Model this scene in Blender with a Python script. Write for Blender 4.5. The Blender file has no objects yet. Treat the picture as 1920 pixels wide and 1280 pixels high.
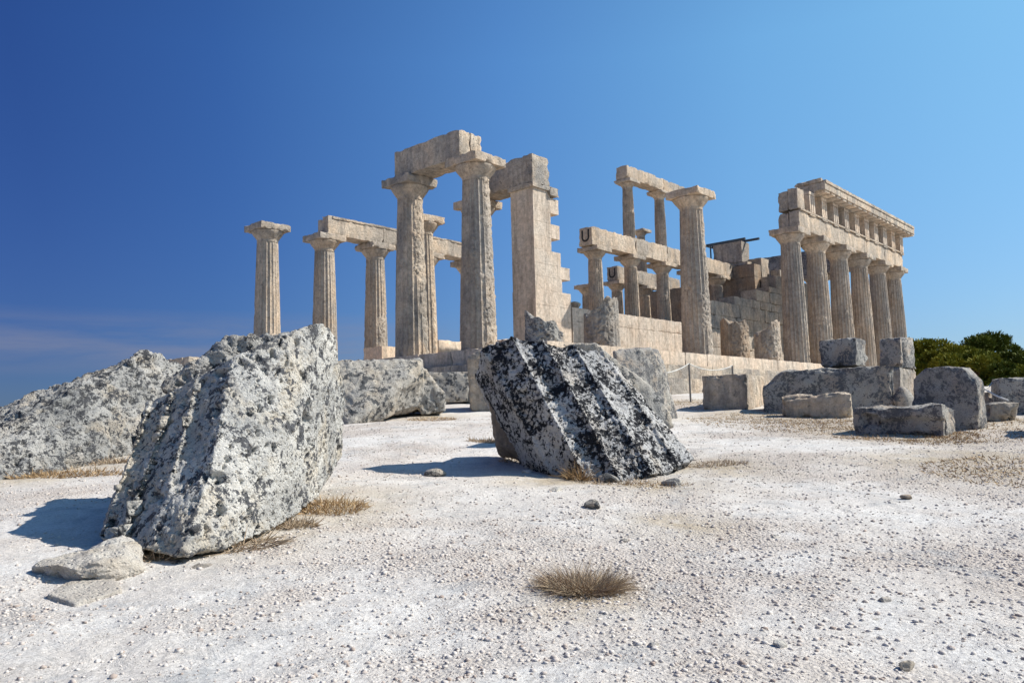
import bpy, bmesh, math, random
import numpy as np
from mathutils import Vector
random.seed(7); RNG = np.random.default_rng(7)
SC = bpy.context.scene
COL = SC.collection

# ------------------------------------------------------------------ camera
F = 1488.95
CP = np.array([-14.898, -12.41, -1.773])
YAW, PIT, ROL = math.radians(42.143), math.radians(5.4478), math.radians(-1.4491)
FW = np.array([math.cos(YAW)*math.cos(PIT), math.sin(YAW)*math.cos(PIT), math.sin(PIT)])
_r = np.array([math.sin(YAW), -math.cos(YAW), 0.0]); _u = np.cross(_r, FW)
RT = _r*math.cos(ROL)+_u*math.sin(ROL); UP = _u*math.cos(ROL)-_r*math.sin(ROL)
from mathutils import Matrix
cd = bpy.data.cameras.new('camera'); cam = bpy.data.objects.new('camera', cd); COL.objects.link(cam)
cd.sensor_width = 36; cd.lens = F/1920*36; cd.clip_end = 90000; cd.clip_start = 0.05
m = Matrix.Identity(4)
for i in range(3):
    m[i][0] = RT[i]; m[i][1] = UP[i]; m[i][2] = -FW[i]; m[i][3] = CP[i]
cam.matrix_world = m
SC.camera = cam

# ------------------------------------------------------------------ world and sun
SUN_AZ, SUN_EL = math.radians(-43.5), math.radians(43.5)
SDIR = Vector((math.cos(SUN_AZ)*math.cos(SUN_EL), math.sin(SUN_AZ)*math.cos(SUN_EL), math.sin(SUN_EL)))
w = bpy.data.worlds.new('World'); SC.world = w; w.use_nodes = True
nt = w.node_tree; nt.nodes.clear()
def N(t, **k):
    n = NT.nodes.new(t)
    for a, b in k.items(): setattr(n, a, b)
    return n
NT = nt
out = N('ShaderNodeOutputWorld'); bg = N('ShaderNodeBackground'); bg.inputs[1].default_value = 0.10
sky = N('ShaderNodeTexSky', sky_type='NISHITA', sun_disc=False)
sky.sun_elevation = SUN_EL; sky.sun_rotation = math.pi/2-SUN_AZ
sky.altitude = 200; sky.air_density = 1.0; sky.dust_density = 0.3; sky.ozone_density = 2.5
tc = N('ShaderNodeTexCoord')
def vdot(vec):
    n = N('ShaderNodeVectorMath', operation='DOT_PRODUCT'); nt.links.new(tc.outputs['Generated'], n.inputs[0]); n.inputs[1].default_value = vec; return n.outputs['Value']
# a polarised sky: deep blue away from the sun side, pale cyan towards it
side = vdot((math.sin(YAW), -math.cos(YAW), 0)); elev = vdot((0, 0, 1))
def rng(v, a, b_):
    n = N('ShaderNodeMapRange'); n.inputs[1].default_value = a; n.inputs[2].default_value = b_; nt.links.new(v, n.inputs[0]); return n.outputs[0]
def cramp(f, st):
    r = N('ShaderNodeValToRGB'); nt.links.new(f, r.inputs[0]); e = r.color_ramp.elements
    while len(e) < len(st): e.new(0.5)
    for el, (p_, c_) in zip(e, st): el.position = (p_+0.6)/1.2; el.color = tuple(c_)+(1,)
    return r.outputs[0]
sf = rng(side, -0.6, 0.6)
hi = cramp(sf, [(-0.5, (.171, .312, .636)), (-.32, (.25, .47, .83)), (0, (.55, .92, 1.2)), (.28, (.83, 1.26, 1.31)), (.5, (.94, 1.35, 1.28))])
lo = cramp(sf, [(-0.53, (.132, .206, .425)), (-.35, (.165, .262, .50)), (0, (.33, .48, .75)), (.28, (.45, .60, .84)), (.53, (.52, .65, .83))])
def wmix(f, a, b_, blend='MIX'):
    n = N('ShaderNodeMix', data_type='RGBA', blend_type=blend)
    for s_, v in ((0, f), (6, a), (7, b_)):
        if isinstance(v, (int, float)): n.inputs[s_].default_value = v
        elif isinstance(v, tuple): n.inputs[s_].default_value = v
        else: nt.links.new(v, n.inputs[s_])
    return n.outputs[2]
tint = wmix(rng(elev, 0.07, 0.42), lo, hi)
skyc = wmix(1.0, sky.outputs[0], tint, 'MULTIPLY')
# faint wisps of cloud low in the sky
mp = N('ShaderNodeMapping'); mp.inputs['Scale'].default_value = (2.2, 2.2, 16); nt.links.new(tc.outputs['Generated'], mp.inputs[0])
cn = N('ShaderNodeTexNoise'); cn.inputs['Scale'].default_value = 2.3; cn.inputs['Detail'].default_value = 7; cn.inputs['Roughness'].default_value = 0.6; cn.inputs['Distortion'].default_value = 0.3
nt.links.new(mp.outputs[0], cn.inputs[0])
def wm(op, a, b_):
    n = N('ShaderNodeMath', operation=op)
    for i, v in enumerate((a, b_)):
        if isinstance(v, (int, float)): n.inputs[i].default_value = v
        else: nt.links.new(v, n.inputs[i])
    return n.outputs[0]
band = wm('MULTIPLY', wm('MULTIPLY', rng(elev, 0.055, 0.085), rng(elev, 0.135, 0.105)), rng(side, 0.0, -0.2))
cl = wm('MULTIPLY', wm('MULTIPLY', band, rng(cn.outputs[0], 0.30, 0.60)), 0.45)
skyc = wmix(cl, skyc, (1.9, 2.0, 2.7, 1))
nt.links.new(skyc, bg.inputs[0]); nt.links.new(bg.outputs[0], out.inputs[0])
sd = bpy.data.lights.new('sun', 'SUN'); sd.energy = 4.9; sd.angle = math.radians(0.53); sd.color = (1, 0.95, 0.87)
so = bpy.data.objects.new('sun', sd); COL.objects.link(so); so.rotation_euler = SDIR.to_track_quat('Z', 'Y').to_euler()
SC.view_settings.view_transform = 'Standard'; SC.view_settings.look = 'None'
SC.view_settings.exposure = 0.4; SC.view_settings.gamma = 1

# ------------------------------------------------------------------ helpers
def at(px, py, d):
    return CP+(FW+RT*(px-960)/F+UP*(640-py)/F)*d
def ixp(px, py, axis, val):
    r = FW+RT*(px-960)/F+UP*(640-py)/F
    return CP+r*((val-CP[axis])/r[axis])
def _h(ix, iy, iz, s):
    n = (ix*374761393+iy*668265263+iz*2147483647*3+s*974634777).astype(np.int64) & 0xffffffff
    n = ((n ^ (n >> 13))*1274126177) & 0xffffffff
    n = ((n ^ (n >> 15))*2246822519) & 0xffffffff
    return ((n ^ (n >> 16)) & 0xffffff)/float(0xffffff)
def vn(p, s=0):
    f = np.floor(p); t = p-f; t = t*t*(3-2*t); i = f.astype(np.int64); r = 0
    for a in (0, 1):
        for b in (0, 1):
            for c in (0, 1):
                wgt = (t[:, 0] if a else 1-t[:, 0])*(t[:, 1] if b else 1-t[:, 1])*(t[:, 2] if c else 1-t[:, 2])
                r = r+wgt*_h(i[:, 0]+a, i[:, 1]+b, i[:, 2]+c, s)
    return r*2-1
def fbm(p, sc, o=4, s=0, g=0.5):
    a, r = 1.0, 0
    for k in range(o):
        r = r+a*vn(p/sc+17.3*k, s+k); sc *= 0.5; a *= g
    return r
def worley(p, sc, s=0):
    q = p/sc; f = np.floor(q); best = np.full(len(p), 9.0); rid = np.zeros(len(p)); i = f.astype(np.int64)
    for a in (-1, 0, 1):
        for b in (-1, 0, 1):
            for c in (-1, 0, 1):
                x, y, z = i[:, 0]+a, i[:, 1]+b, i[:, 2]+c
                d = np.sqrt((x+_h(x, y, z, s)-q[:, 0])**2+(y+_h(x, y, z, s+1)-q[:, 1])**2+(z+_h(x, y, z, s+2)-q[:, 2])**2)
                m_ = d < best; best = np.where(m_, d, best); rid = np.where(m_, _h(x, y, z, s+3), rid)
    return best, rid
def sst(a, b, x):
    t = np.clip((x-a)/(b-a), 0, 1); return t*t*(3-2*t)

def mesh_from(name, V, Fc, mat=None, smooth=False):
    V = np.asarray(V, float).reshape(-1, 3)
    me = bpy.data.meshes.new(name)
    if isinstance(Fc, np.ndarray):
        nf, k = Fc.shape
        me.vertices.add(len(V)); me.vertices.foreach_set('co', V.ravel())
        me.loops.add(nf*k); me.loops.foreach_set('vertex_index', Fc.ravel().astype(np.int32))
        me.polygons.add(nf); me.polygons.foreach_set('loop_start', np.arange(0, nf*k, k, dtype=np.int32))
        me.polygons.foreach_set('loop_total', np.full(nf, k, dtype=np.int32))
    else:
        me.from_pydata(V.tolist(), [], Fc)
    me.update(calc_edges=True); me.validate()
    if smooth: me.polygons.foreach_set('use_smooth', [True]*len(me.polygons))
    if mat: me.materials.append(mat)
    return me
def tag(o, label=None, cat=None, group=None, kind=None):
    for k, v in (('label', label), ('category', cat), ('group', group), ('kind', kind)):
        if v: o[k] = v
    if label and not kind: o['kind'] = 'thing'
    return o
def link(name, me, parent=None, origin=None):
    """link a mesh given in world coordinates; its origin goes to the base of the thing"""
    o = bpy.data.objects.new(name, me)
    COL.objects.link(o)
    base = Vector((0, 0, 0))
    if parent is not None:
        o.parent = parent; pw = Vector(parent.get('_w', (0, 0, 0)))
    else:
        pw = Vector((0, 0, 0))
        if origin is None:
            co = np.empty(len(me.vertices)*3); me.vertices.foreach_get('co', co); co = co.reshape(-1, 3)
            origin = ((co[:, 0].min()+co[:, 0].max())/2, (co[:, 1].min()+co[:, 1].max())/2, co[:, 2].min())
        base = Vector([float(c) for c in origin])
        me.transform(Matrix.Translation(-base)); o.location = base
        o['_w'] = tuple(base)
        return o
    me.transform(Matrix.Translation(-pw)); o['_w'] = tuple(pw)
    return o
def empty(name, loc):
    o = bpy.data.objects.new(name, None); COL.objects.link(o); o.location = loc; o.empty_display_size = 0.2
    o['_w'] = tuple(float(c) for c in loc); return o

def box_grid(x0, x1, y0, y1, z0, z1, seg=0.12, rough=0.01, wear=0.02, s=0, bow=0.0, broken=None):
    """subdivided box whose arrises are worn and faces uneven; returns V,F"""
    n = [max(1, int(round((b-a)/seg))) for a, b in ((x0, x1), (y0, y1), (z0, z1))]
    lo = np.array([x0, y0, z0]); sz = np.array([x1-x0, y1-y0, z1-z0]); Vs, Fs, off = [], [], 0
    for ax in range(3):
        u, v = (ax+1) % 3, (ax+2) % 3
        gu, gv = np.meshgrid(np.linspace(0, 1, n[u]+1), np.linspace(0, 1, n[v]+1), indexing='ij')
        for sd_ in (0, 1):
            P = np.zeros((gu.size, 3)); P[:, u] = gu.ravel(); P[:, v] = gv.ravel(); P[:, ax] = sd_
            idx = np.arange(gu.size).reshape(gu.shape)
            q = np.stack([idx[:-1, :-1], idx[1:, :-1], idx[1:, 1:], idx[:-1, 1:]], -1).reshape(-1, 4)
            if not sd_: q = q[:, ::-1]
            Vs.append(lo+P*sz); Fs.append(q+off); off += gu.size
    V = np.concatenate(Vs); Fc = np.concatenate(Fs)
    c = lo+sz/2; d = np.minimum(V-lo, lo+sz-V); ds = np.sort(d, 1); e = ds[:, 1]
    nz = fbm(V+s*7.7, 0.35, 3, 11+s)
    nz2 = fbm(V+s*3.1, 0.13, 3, 71+s)
    wr = wear*np.exp(-e/0.035)*(0.12+1.6*np.clip(0.25*nz+nz2, 0, 2))
    V = V+np.sign(c-V)*wr[:, None]*(d < ds[:, 1:2]+0.03)
    if bow: V[:, 2] += bow*vn(V/0.8, s)
    n3 = np.stack([fbm(V, 0.28, 4, 21, .6), fbm(V, 0.28, 4, 31, .6), fbm(V, 0.28, 4, 41, .6)], 1)
    V = V+n3*rough*0.55
    if broken: V = broken(V, lo, sz)
    return V, Fc
class MB:
    def __init__(s): s.V = []; s.F = []; s.o = 0
    def add(s, V, Fc):
        s.V.append(V); s.F.append(Fc+s.o); s.o += len(V)
    def box(self, *a, **k): self.add(*box_grid(*a, **k))
    def mesh(s, name, mat, smooth=False): return mesh_from(name, np.concatenate(s.V), np.concatenate(s.F), mat, smooth)

# ------------------------------------------------------------------ materials
def new_mat(name):
    global NT
    m_ = bpy.data.materials.new(name); m_.use_nodes = True; NT = m_.node_tree; NT.nodes.clear()
    o = N('ShaderNodeOutputMaterial'); b = N('ShaderNodeBsdfPrincipled'); NT.links.new(b.outputs[0], o.inputs[0])
    b.inputs['Roughness'].default_value = 0.95; b.inputs['Specular IOR Level'].default_value = 0.15
    g = N('ShaderNodeNewGeometry')
    return m_, b, g.outputs['Position']
def L(a, b): NT.links.new(a, b)
def noise(vec, scale, detail=6, rough=0.6, dist=0, scl=None):
    if scl is not None:
        mp = N('ShaderNodeMapping'); mp.inputs['Scale'].default_value = scl; L(vec, mp.inputs[0]); vec = mp.outputs[0]
    n = N('ShaderNodeTexNoise'); n.inputs['Scale'].default_value = scale; n.inputs['Detail'].default_value = detail
    n.inputs['Roughness'].default_value = rough; n.inputs['Distortion'].default_value = dist; L(vec, n.inputs[0]); return n.outputs[0]
def voro(vec, scale, feature='F1', rnd=1):
    n = N('ShaderNodeTexVoronoi', feature=feature); n.inputs['Scale'].default_value = scale; n.inputs['Randomness'].default_value = rnd; L(vec, n.inputs[0]); return n.outputs[0]
def ramp(f, *st):
    r = N('ShaderNodeValToRGB'); L(f, r.inputs[0]); e = r.color_ramp.elements
    while len(e) < len(st): e.new(0.5)
    for el, (p, c) in zip(e, st):
        el.position = p; el.color = (c, c, c, 1) if isinstance(c, (int, float)) else tuple(c)+(1,)
    return r.outputs[0]
def mixc(f, a, b, blend='MIX'):
    n = N('ShaderNodeMix', data_type='RGBA', blend_type=blend)
    for s_, v in ((0, f), (6, a), (7, b)):
        if isinstance(v, (int, float)): n.inputs[s_].default_value = v
        elif isinstance(v, tuple): n.inputs[s_].default_value = v+(1,)
        else: L(v, n.inputs[s_])
    return n.outputs[2]
def mth(op, a, b=0.0):
    n = N('ShaderNodeMath', operation=op)
    for i, v in enumerate((a, b)):
        if isinstance(v, (int, float)): n.inputs[i].default_value = v
        else: L(v, n.inputs[i])
    return n.outputs[0]
def bump(b, h, strength=0.5, dist=0.02, prev=None):
    n = N('ShaderNodeBump'); n.inputs['Strength'].default_value = strength; n.inputs['Distance'].default_value = dist
    L(h, n.inputs['Height'])
    if prev: L(prev, n.inputs['Normal'])
    L(n.outputs[0], b.inputs['Normal']); return n.outputs[0]

def temple_stone(name, base=(0.40, 0.345, 0.285), warm=(0.46, 0.33, 0.22), grey=(0.27, 0.26, 0.25), lich=0.45, pits=1.0, warmth=0.5, k=1.0):
    m_, b, p = new_mat(name)
    n1 = noise(p, 1.3*k, 5, 0.6); c = mixc(ramp(n1, (0.40, 0.0), (0.62, warmth)), base, warm)
    n2 = noise(p, 1.1*k, 7, 0.7, 0.5, (1, 1, 0.5)); c = mixc(ramp(n2, (0.44, 0.0), (0.60, lich)), c, grey)
    n3_ = noise(p, 1.6*k, 3, 0.55, 1.2); c = mixc(ramp(n3_, (0.54, 0.0), (0.66, lich*0.35)), c, tuple(0.6*v for v in grey))
    oi = N('ShaderNodeObjectInfo').outputs['Random']; c = mixc(1.0, c, mixc(oi, (1.12, 1.08, 1.02), (0.86, 0.87, 0.88)), 'MULTIPLY')
    st = noise(p, 4.0, 5, 0.7, 0, (1, 1, 0.14)); c = mixc(ramp(st, (0.50, 0.0), (0.66, 0.5)), c, (0.18, 0.155, 0.13))
    f = noise(p, 9*k, 6, 0.8); c = mixc(1.0, c, ramp(f, (0.32, 0.66), (0.68, 1.26)), 'MULTIPLY')
    f2 = noise(p, 11, 3, 0.7, 0, (1, 1, 0.08)); c = mixc(1.0, c, ramp(f2, (0.36, 0.90), (0.64, 1.06)), 'MULTIPLY')
    sp = noise(p, 6.5*k, 8, 0.82, 0.4); c = mixc(ramp(sp, (0.56, 0.0), (0.64, 0.75*lich+.2)), c, (0.10, 0.095, 0.09))
    L(c, b.inputs['Base Color'])
    h = mth('ADD', noise(p, 7*k, 10, 0.78), mth('MULTIPLY', ramp(voro(p, 13*k), (0.0, 0.0), (0.35, 1.0)), 0.45*pits))
    bump(b, h, 0.75, 0.075*(0.4+0.6*pits)); return m_
M_ST = temple_stone('temple_limestone', (0.58, 0.485, 0.385), (0.57, 0.41, 0.27), (0.31, 0.29, 0.265), 0.65)
M_ST2 = temple_stone('temple_limestone_grey', (0.55, 0.475, 0.385), (0.58, 0.42, 0.29), (0.27, 0.26, 0.245), 0.8, 1.0, 0.5)
M_RE = temple_stone('restored_limestone', (0.67, 0.565, 0.455), (0.67, 0.49, 0.345), (0.48, 0.43, 0.375), 0.32, 0.3, 0.5)
M_DK = None
M_OR = temple_stone('orange_stain_and_shade_limestone', (0.42, 0.345, 0.27), (0.44, 0.30, 0.19), (0.16, 0.145, 0.13), 0.6, 1.0, 0.8, 1.4)  # orange-stained stone; on the metopes its dark brown paints shade
def boulder_mat(name, base, shade, spots, amount, sscale, warm=(0.5, 0.42, 0.32), pts=3.2):
    m_, b, p = new_mat(name)
    c = mixc(ramp(noise(p, 1.6, 6, 0.65), (0.4, 0.0), (0.62, 1.0)), base, shade)
    c = mixc(ramp(noise(p, 2.7, 4, 0.6, 0.4), (0.50, 0.0), (0.64, 0.65)), c, warm)
    # lichen: speckles gathered into patches
    pt = noise(p, pts, 5, 0.65, 0.6); sp = noise(p, sscale, 5, 0.75, 0.3)
    k = mth('ADD', mth('MULTIPLY', pt, 0.85), sp)
    c = mixc(ramp(k, (amount-0.01, 0.0), (amount+0.035, 1.0)), c, spots)
    sp2 = noise(p, sscale*2.8, 4, 0.7); c = mixc(ramp(sp2, (0.60, 0.0), (0.67, 0.6)), c, spots)
    c = mixc(1.0, c, ramp(noise(p, 60, 5, 0.8), (0.25, 0.7), (0.75, 1.25)), 'MULTIPLY')
    L(c, b.inputs['Base Color'])
    h = mth('ADD', noise(p, 26, 8, 0.8), mth('MULTIPLY', ramp(voro(p, 42), (0.0, 0.0), (0.4, 1.0)), 0.6))
    bump(b, h, 0.9, 0.03); return m_
M_B1 = boulder_mat('pitted_white_limestone', (0.68, 0.65, 0.59), (0.42, 0.41, 0.385), (0.11, 0.11, 0.115), 0.985, 26, (0.64, 0.55, 0.42), 6.5)
M_B0 = boulder_mat('rough_grey_limestone', (0.46, 0.44, 0.405), (0.27, 0.265, 0.25), (0.08, 0.08, 0.083), 0.945, 26, (0.46, 0.39, 0.30), 6.0)
M_B2 = boulder_mat('lichen_blackened_limestone', (0.62, 0.60, 0.57), (0.42, 0.415, 0.41), (0.022, 0.023, 0.027), 0.915, 30, (0.50, 0.43, 0.35), 4.0)
M_B3 = boulder_mat('pale_broken_limestone', (0.46, 0.42, 0.36), (0.33, 0.32, 0.30), (0.10, 0.10, 0.10), 1.0, 10)
M_DK = boulder_mat('weathered_grey_limestone', (0.45, 0.42, 0.37), (0.30, 0.285, 0.265), (0.15, 0.148, 0.148), 0.93, 20, (0.46, 0.36, 0.27))
M_CR = boulder_mat('cream_limestone', (0.68, 0.64, 0.57), (0.58, 0.52, 0.45), (0.32, 0.29, 0.26), 1.2, 12)
def simple(name, col, rough=0.6, metal=0.0):
    m_, b, p = new_mat(name); L(mixc(1.0, col, ramp(noise(p, 9, 4), (0.3, 0.75), (0.7, 1.2)), 'MULTIPLY'), b.inputs['Base Color'])
    b.inputs['Roughness'].default_value = rough; b.inputs['Metallic'].default_value = metal; return m_
M_METAL = simple('painted_grey_steel', (0.07, 0.09, 0.11), 0.5)
M_POST = simple('grey_iron', (0.16, 0.15, 0.14), 0.6)
M_ROPE = simple('white_rope', (0.7, 0.68, 0.62), 0.9)
def straw_mat(name, c1, c2):
    m_, b, p = new_mat(name); oi = N('ShaderNodeTexWhiteNoise', noise_dimensions='3D')
    mp = N('ShaderNodeVectorMath', operation='SNAP'); mp.inputs[1].default_value = (0.02, 0.02, 0.5); L(p, mp.inputs[0]); L(mp.outputs[0], oi.inputs[0])
    L(mixc(oi.outputs[0], c1, c2), b.inputs['Base Color']); b.inputs['Roughness'].default_value = 0.8; return m_
M_STRAW = straw_mat('dry_straw', (0.46, 0.32, 0.17), (0.26, 0.165, 0.09))
M_STRAW2 = straw_mat('dry_twigs', (0.46, 0.36, 0.24), (0.27, 0.19, 0.13))
# ground
def ground_mat():
    m_, b, p = new_mat('white_limestone_ground')
    big = noise(p, 0.32, 5, 0.6, 0.4); mid = noise(p, 1.3, 7, 0.7, 0.5)
    c = mixc(ramp(mid, (0.36, 0.0), (0.62, 1.0)), (0.74, 0.71, 0.665), (0.665, 0.615, 0.56))
    gr = N('ShaderNodeAttribute', attribute_name='grit').outputs['Fac']; gm = ramp(mth('ADD', mth('MULTIPLY', gr, 0.5), mth('MULTIPLY', noise(p, 6, 6, 0.75), 1.0)), (0.28, 0.0), (0.80, 1.0))
    c = mixc(gm, c, (0.61, 0.54, 0.475))
    c = mixc(ramp(noise(p, 0.9, 6, 0.65, 0.3), (0.52, 0.0), (0.66, 0.5)), c, (0.58, 0.51, 0.44))
    c = mixc(ramp(noise(p, 1.9, 7, 0.75, 0.8), (0.53, 0.0), (0.64, 0.65)), c, (0.42, 0.42, 0.415))
    c = mixc(ramp(noise(p, 7, 7, 0.8, 0.6), (0.56, 0.0), (0.66, 0.5)), c, (0.38, 0.34, 0.30))
    # fine grains and grit
    g1 = noise(p, 55, 4, 0.8); c = mixc(1.0, c, ramp(g1, (0.32, 0.68), (0.66, 1.14)), 'MULTIPLY')
    g2 = voro(p, 70); c = mixc(ramp(mth('ADD', g2, mth('MULTIPLY', noise(p, 3, 3), 0.8)), (0.50, 0.75), (0.60, 0.0)), c, (0.30, 0.25, 0.21))
    # straw-coloured patches of dead grass at fixed places (vertex group colour)
    at_ = N('ShaderNodeAttribute', attribute_name='straw'); k = mth('MULTIPLY', at_.outputs['Fac'], ramp(noise(p, 4, 6, 0.75), (0.36, 0.35), (0.56, 1.0)))
    c = mixc(k, c, mixc(noise(p, 30, 4, 0.8), (0.36, 0.28, 0.19), (0.56, 0.48, 0.36)))
    L(c, b.inputs['Base Color'])
    n0_ = bump(b, noise(p, 3.2, 6, 0.7, 0.6), 0.35, 0.10); n_ = bump(b, noise(p, 16, 9, 0.82, 0.5), 0.6, 0.03, n0_)
    bump(b, mth('MULTIPLY', mth('SUBTRACT', 1.0, voro(p, 60)), gm), 0.8, 0.014, n_); return m_
M_GR = ground_mat()
def pebble_mat():
    m_, b, p = new_mat('limestone_pebbles')
    wn = N('ShaderNodeTexWhiteNoise', noise_dimensions='3D'); sn = N('ShaderNodeVectorMath', operation='SNAP'); sn.inputs[1].default_value = (0.03, 0.03, 1); L(p, sn.inputs[0]); L(sn.outputs[0], wn.inputs[0])
    c = mixc(ramp(wn.outputs[0], (0.0, 0.0), (0.5, 0.2), (0.8, 0.6), (1.0, 1.0)), (0.64, 0.585, 0.53), (0.36, 0.285, 0.24))
    L(c, b.inputs['Base Color']); bump(b, noise(p, 90, 4, 0.7), 0.5, 0.006); return m_
M_PB = pebble_mat()
m_, b, p = new_mat('hazy_sea'); L(mixc(noise(p, 0.002, 3), (0.05, 0.10, 0.17), (0.06, 0.12, 0.19)), b.inputs['Base Color']); b.inputs['Roughness'].default_value = 0.5; M_SEA = m_

# ------------------------------------------------------------------ ground
FH = np.array([math.cos(YAW), math.sin(YAW)]); RH = np.array([math.sin(YAW), -math.cos(YAW)])
def dl(x, y): return (x-CP[0])*FH[0]+(y-CP[1])*FH[1], (x-CP[0])*RH[0]+(y-CP[1])*RH[1]
def gbase(x, y):
    d, l = dl(x, y)
    dc = np.clip(d, -12, None); rise = 0.070*np.where(dc < 20, dc, 20+1.6*(1-np.exp(-np.clip(dc-20, 0, 99)/1.6)))
    z = CP[2]-1.0+rise
    z = z-0.035*np.clip(-l-7.8, 0, 40)**2*np.exp(-np.clip(d-40, 0, 99)*0)
    rr = np.sqrt((x-6)**2+(y)**2)
    z = z-0.012*np.clip(rr-75, 0, 150)**1.5*1.0
    z = z+0.0*l
    return np.maximum(z, -152.0)
def grit(x, y):
    P = np.stack([x, y, 0*x], 1); return fbm(P, 1.3, 4, 90)+0.45*fbm(P, 0.3, 2, 95)
def gz(x, y):
    x = np.atleast_1d(np.asarray(x, float)); y = np.atleast_1d(np.asarray(y, float))
    P = np.stack([x, y, np.zeros_like(x)], 1); d, l = dl(x, y); r = np.hypot(x-CP[0], y-CP[1])
    k = np.clip(r/30, 0, 1)
    z = gbase(x, y)+0.045*fbm(P, 2.2, 3, 5)+0.012*fbm(P, 0.45, 3, 9)
    nr = r < 16
    if nr.any():
        q = P[nr]; z[nr] += 0.0035*fbm(q, 0.09, 3, 15, 0.6)*(1-sst(12, 16, r[nr]))
    return z
STRAW = [(1290, 752, 20.5, 2.2, 0.5), (1500, 778, 16.0, 1.8, 0.5), (1420, 772, 17, 1.4, 0.5), (1600, 800, 13.2, 1.0, .35), (1700, 818, 12.0, 1.0, .4), (1910, 885, 8.8, 0.8, .18), (1800, 862, 9.5, 1.0, .2),
         (1900, 790, 14, 1.6, .5), (1350, 872, 7.6, .45, .2), (1215, 905, 6.3, .5, .2), (620, 955, 4.9, .45, .25), (470, 1010, 4.2, .45, .2), (150, 878, 6.9, .9, .25), (50, 900, 6.1, .5, .2), (810, 780, 13, .6, .2), (1270, 985, 5.0, .3, .1), (1095, 1130, 3.0, .22, .1), (1050, 900, 6.4, .6, .15)]
def ghit(px, py, far=60):
    r = FW+RT*(px-960)/F+UP*(640-py)/F; t = np.linspace(1.2, far, 3000); q = CP+r*t[:, None]
    k = np.nonzero(q[:, 2] < gbase(q[:, 0], q[:, 1]))[0]
    return float(t[k[0]]) if len(k) else None
def make_ground():
    n1 = 640; A = np.concatenate([np.linspace(-44, 44, n1), np.linspace(44, 316, 92)[1:-1]])*math.pi/180
    r = [0.35]
    while r[-1] < 60: r.append(r[-1]*(1.0125 if r[-1] < 26 else 1.05))
    while r[-1] < 42000: r.append(r[-1]*1.16)
    r = np.array(r); na, nr = len(A), len(r)
    az = YAW-A
    X = CP[0]+np.outer(r, np.cos(az)); Y = CP[1]+np.outer(r, np.sin(az))
    Z = gz(X.ravel(), Y.ravel())
    V = np.stack([X.ravel(), Y.ravel(), Z], 1)
    c = np.array([[CP[0], CP[1], float(gz(CP[0], CP[1])[0])]]); V = np.concatenate([V, c])
    i = np.arange(nr*na).reshape(nr, na); j = np.roll(i, -1, 1)
    q = np.stack([i[:-1], i[1:], j[1:], j[:-1]], -1).reshape(-1, 4)
    Fl = q[:, ::-1].tolist()+[[int(a), int(b_), nr*na] for a, b_ in zip(i[0], j[0])]
    # quads via numpy, the centre fan as degenerate-free triangles in a second pass
    me = bpy.data.meshes.new('ground')
    q = q[:, ::-1]; tri = np.stack([j[0], i[0], np.full(na, nr*na)], 1)[:, ::-1]
    nq, ntr = len(q), len(tri)
    me.vertices.add(len(V)); me.vertices.foreach_set('co', V.ravel())
    me.loops.add(nq*4+ntr*3); me.loops.foreach_set('vertex_index', np.concatenate([q.ravel(), tri.ravel()]).astype(np.int32))
    me.polygons.add(nq+ntr)
    me.polygons.foreach_set('loop_start', np.concatenate([np.arange(nq)*4, nq*4+np.arange(ntr)*3]).astype(np.int32))
    me.polygons.foreach_set('loop_total', np.concatenate([np.full(nq, 4), np.full(ntr, 3)]).astype(np.int32))
    me.update(calc_edges=True)
    me.polygons.foreach_set('use_smooth', [True]*(nq+ntr))
    s = np.zeros(len(V))
    for px, py, d, rl, rd in STRAW:
        P = at(px, py, ghit(px, py) or d); dd, ll = dl(V[:, 0]-P[0]+CP[0], V[:, 1]-P[1]+CP[1])
        s = np.maximum(s, np.exp(-(ll/rl)**2-(dd/(rd*3.0))**2))
    a = me.attributes.new('straw', 'FLOAT', 'POINT'); a.data.foreach_set('value', s)
    a = me.attributes.new('grit', 'FLOAT', 'POINT'); a.data.foreach_set('value', grit(V[:, 0], V[:, 1]))
    me.materials.append(M_GR)
    o = bpy.data.objects.new('ground', me); COL.objects.link(o); tag(o, kind='structure')
    nv = np.empty(3*len(me.polygons)); me.polygons.foreach_get('normal', nv)
    if nv[2::3].mean() < 0: me.flip_normals()
make_ground()
sea = mesh_from('sea', [(CP[0]+45000*math.cos(t), CP[1]+45000*math.sin(t), -150) for t in np.linspace(0, 2*math.pi, 65)[:-1]], [list(range(64))], M_SEA)
o = bpy.data.objects.new('sea', sea); COL.objects.link(o); tag(o, kind='structure')

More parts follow.
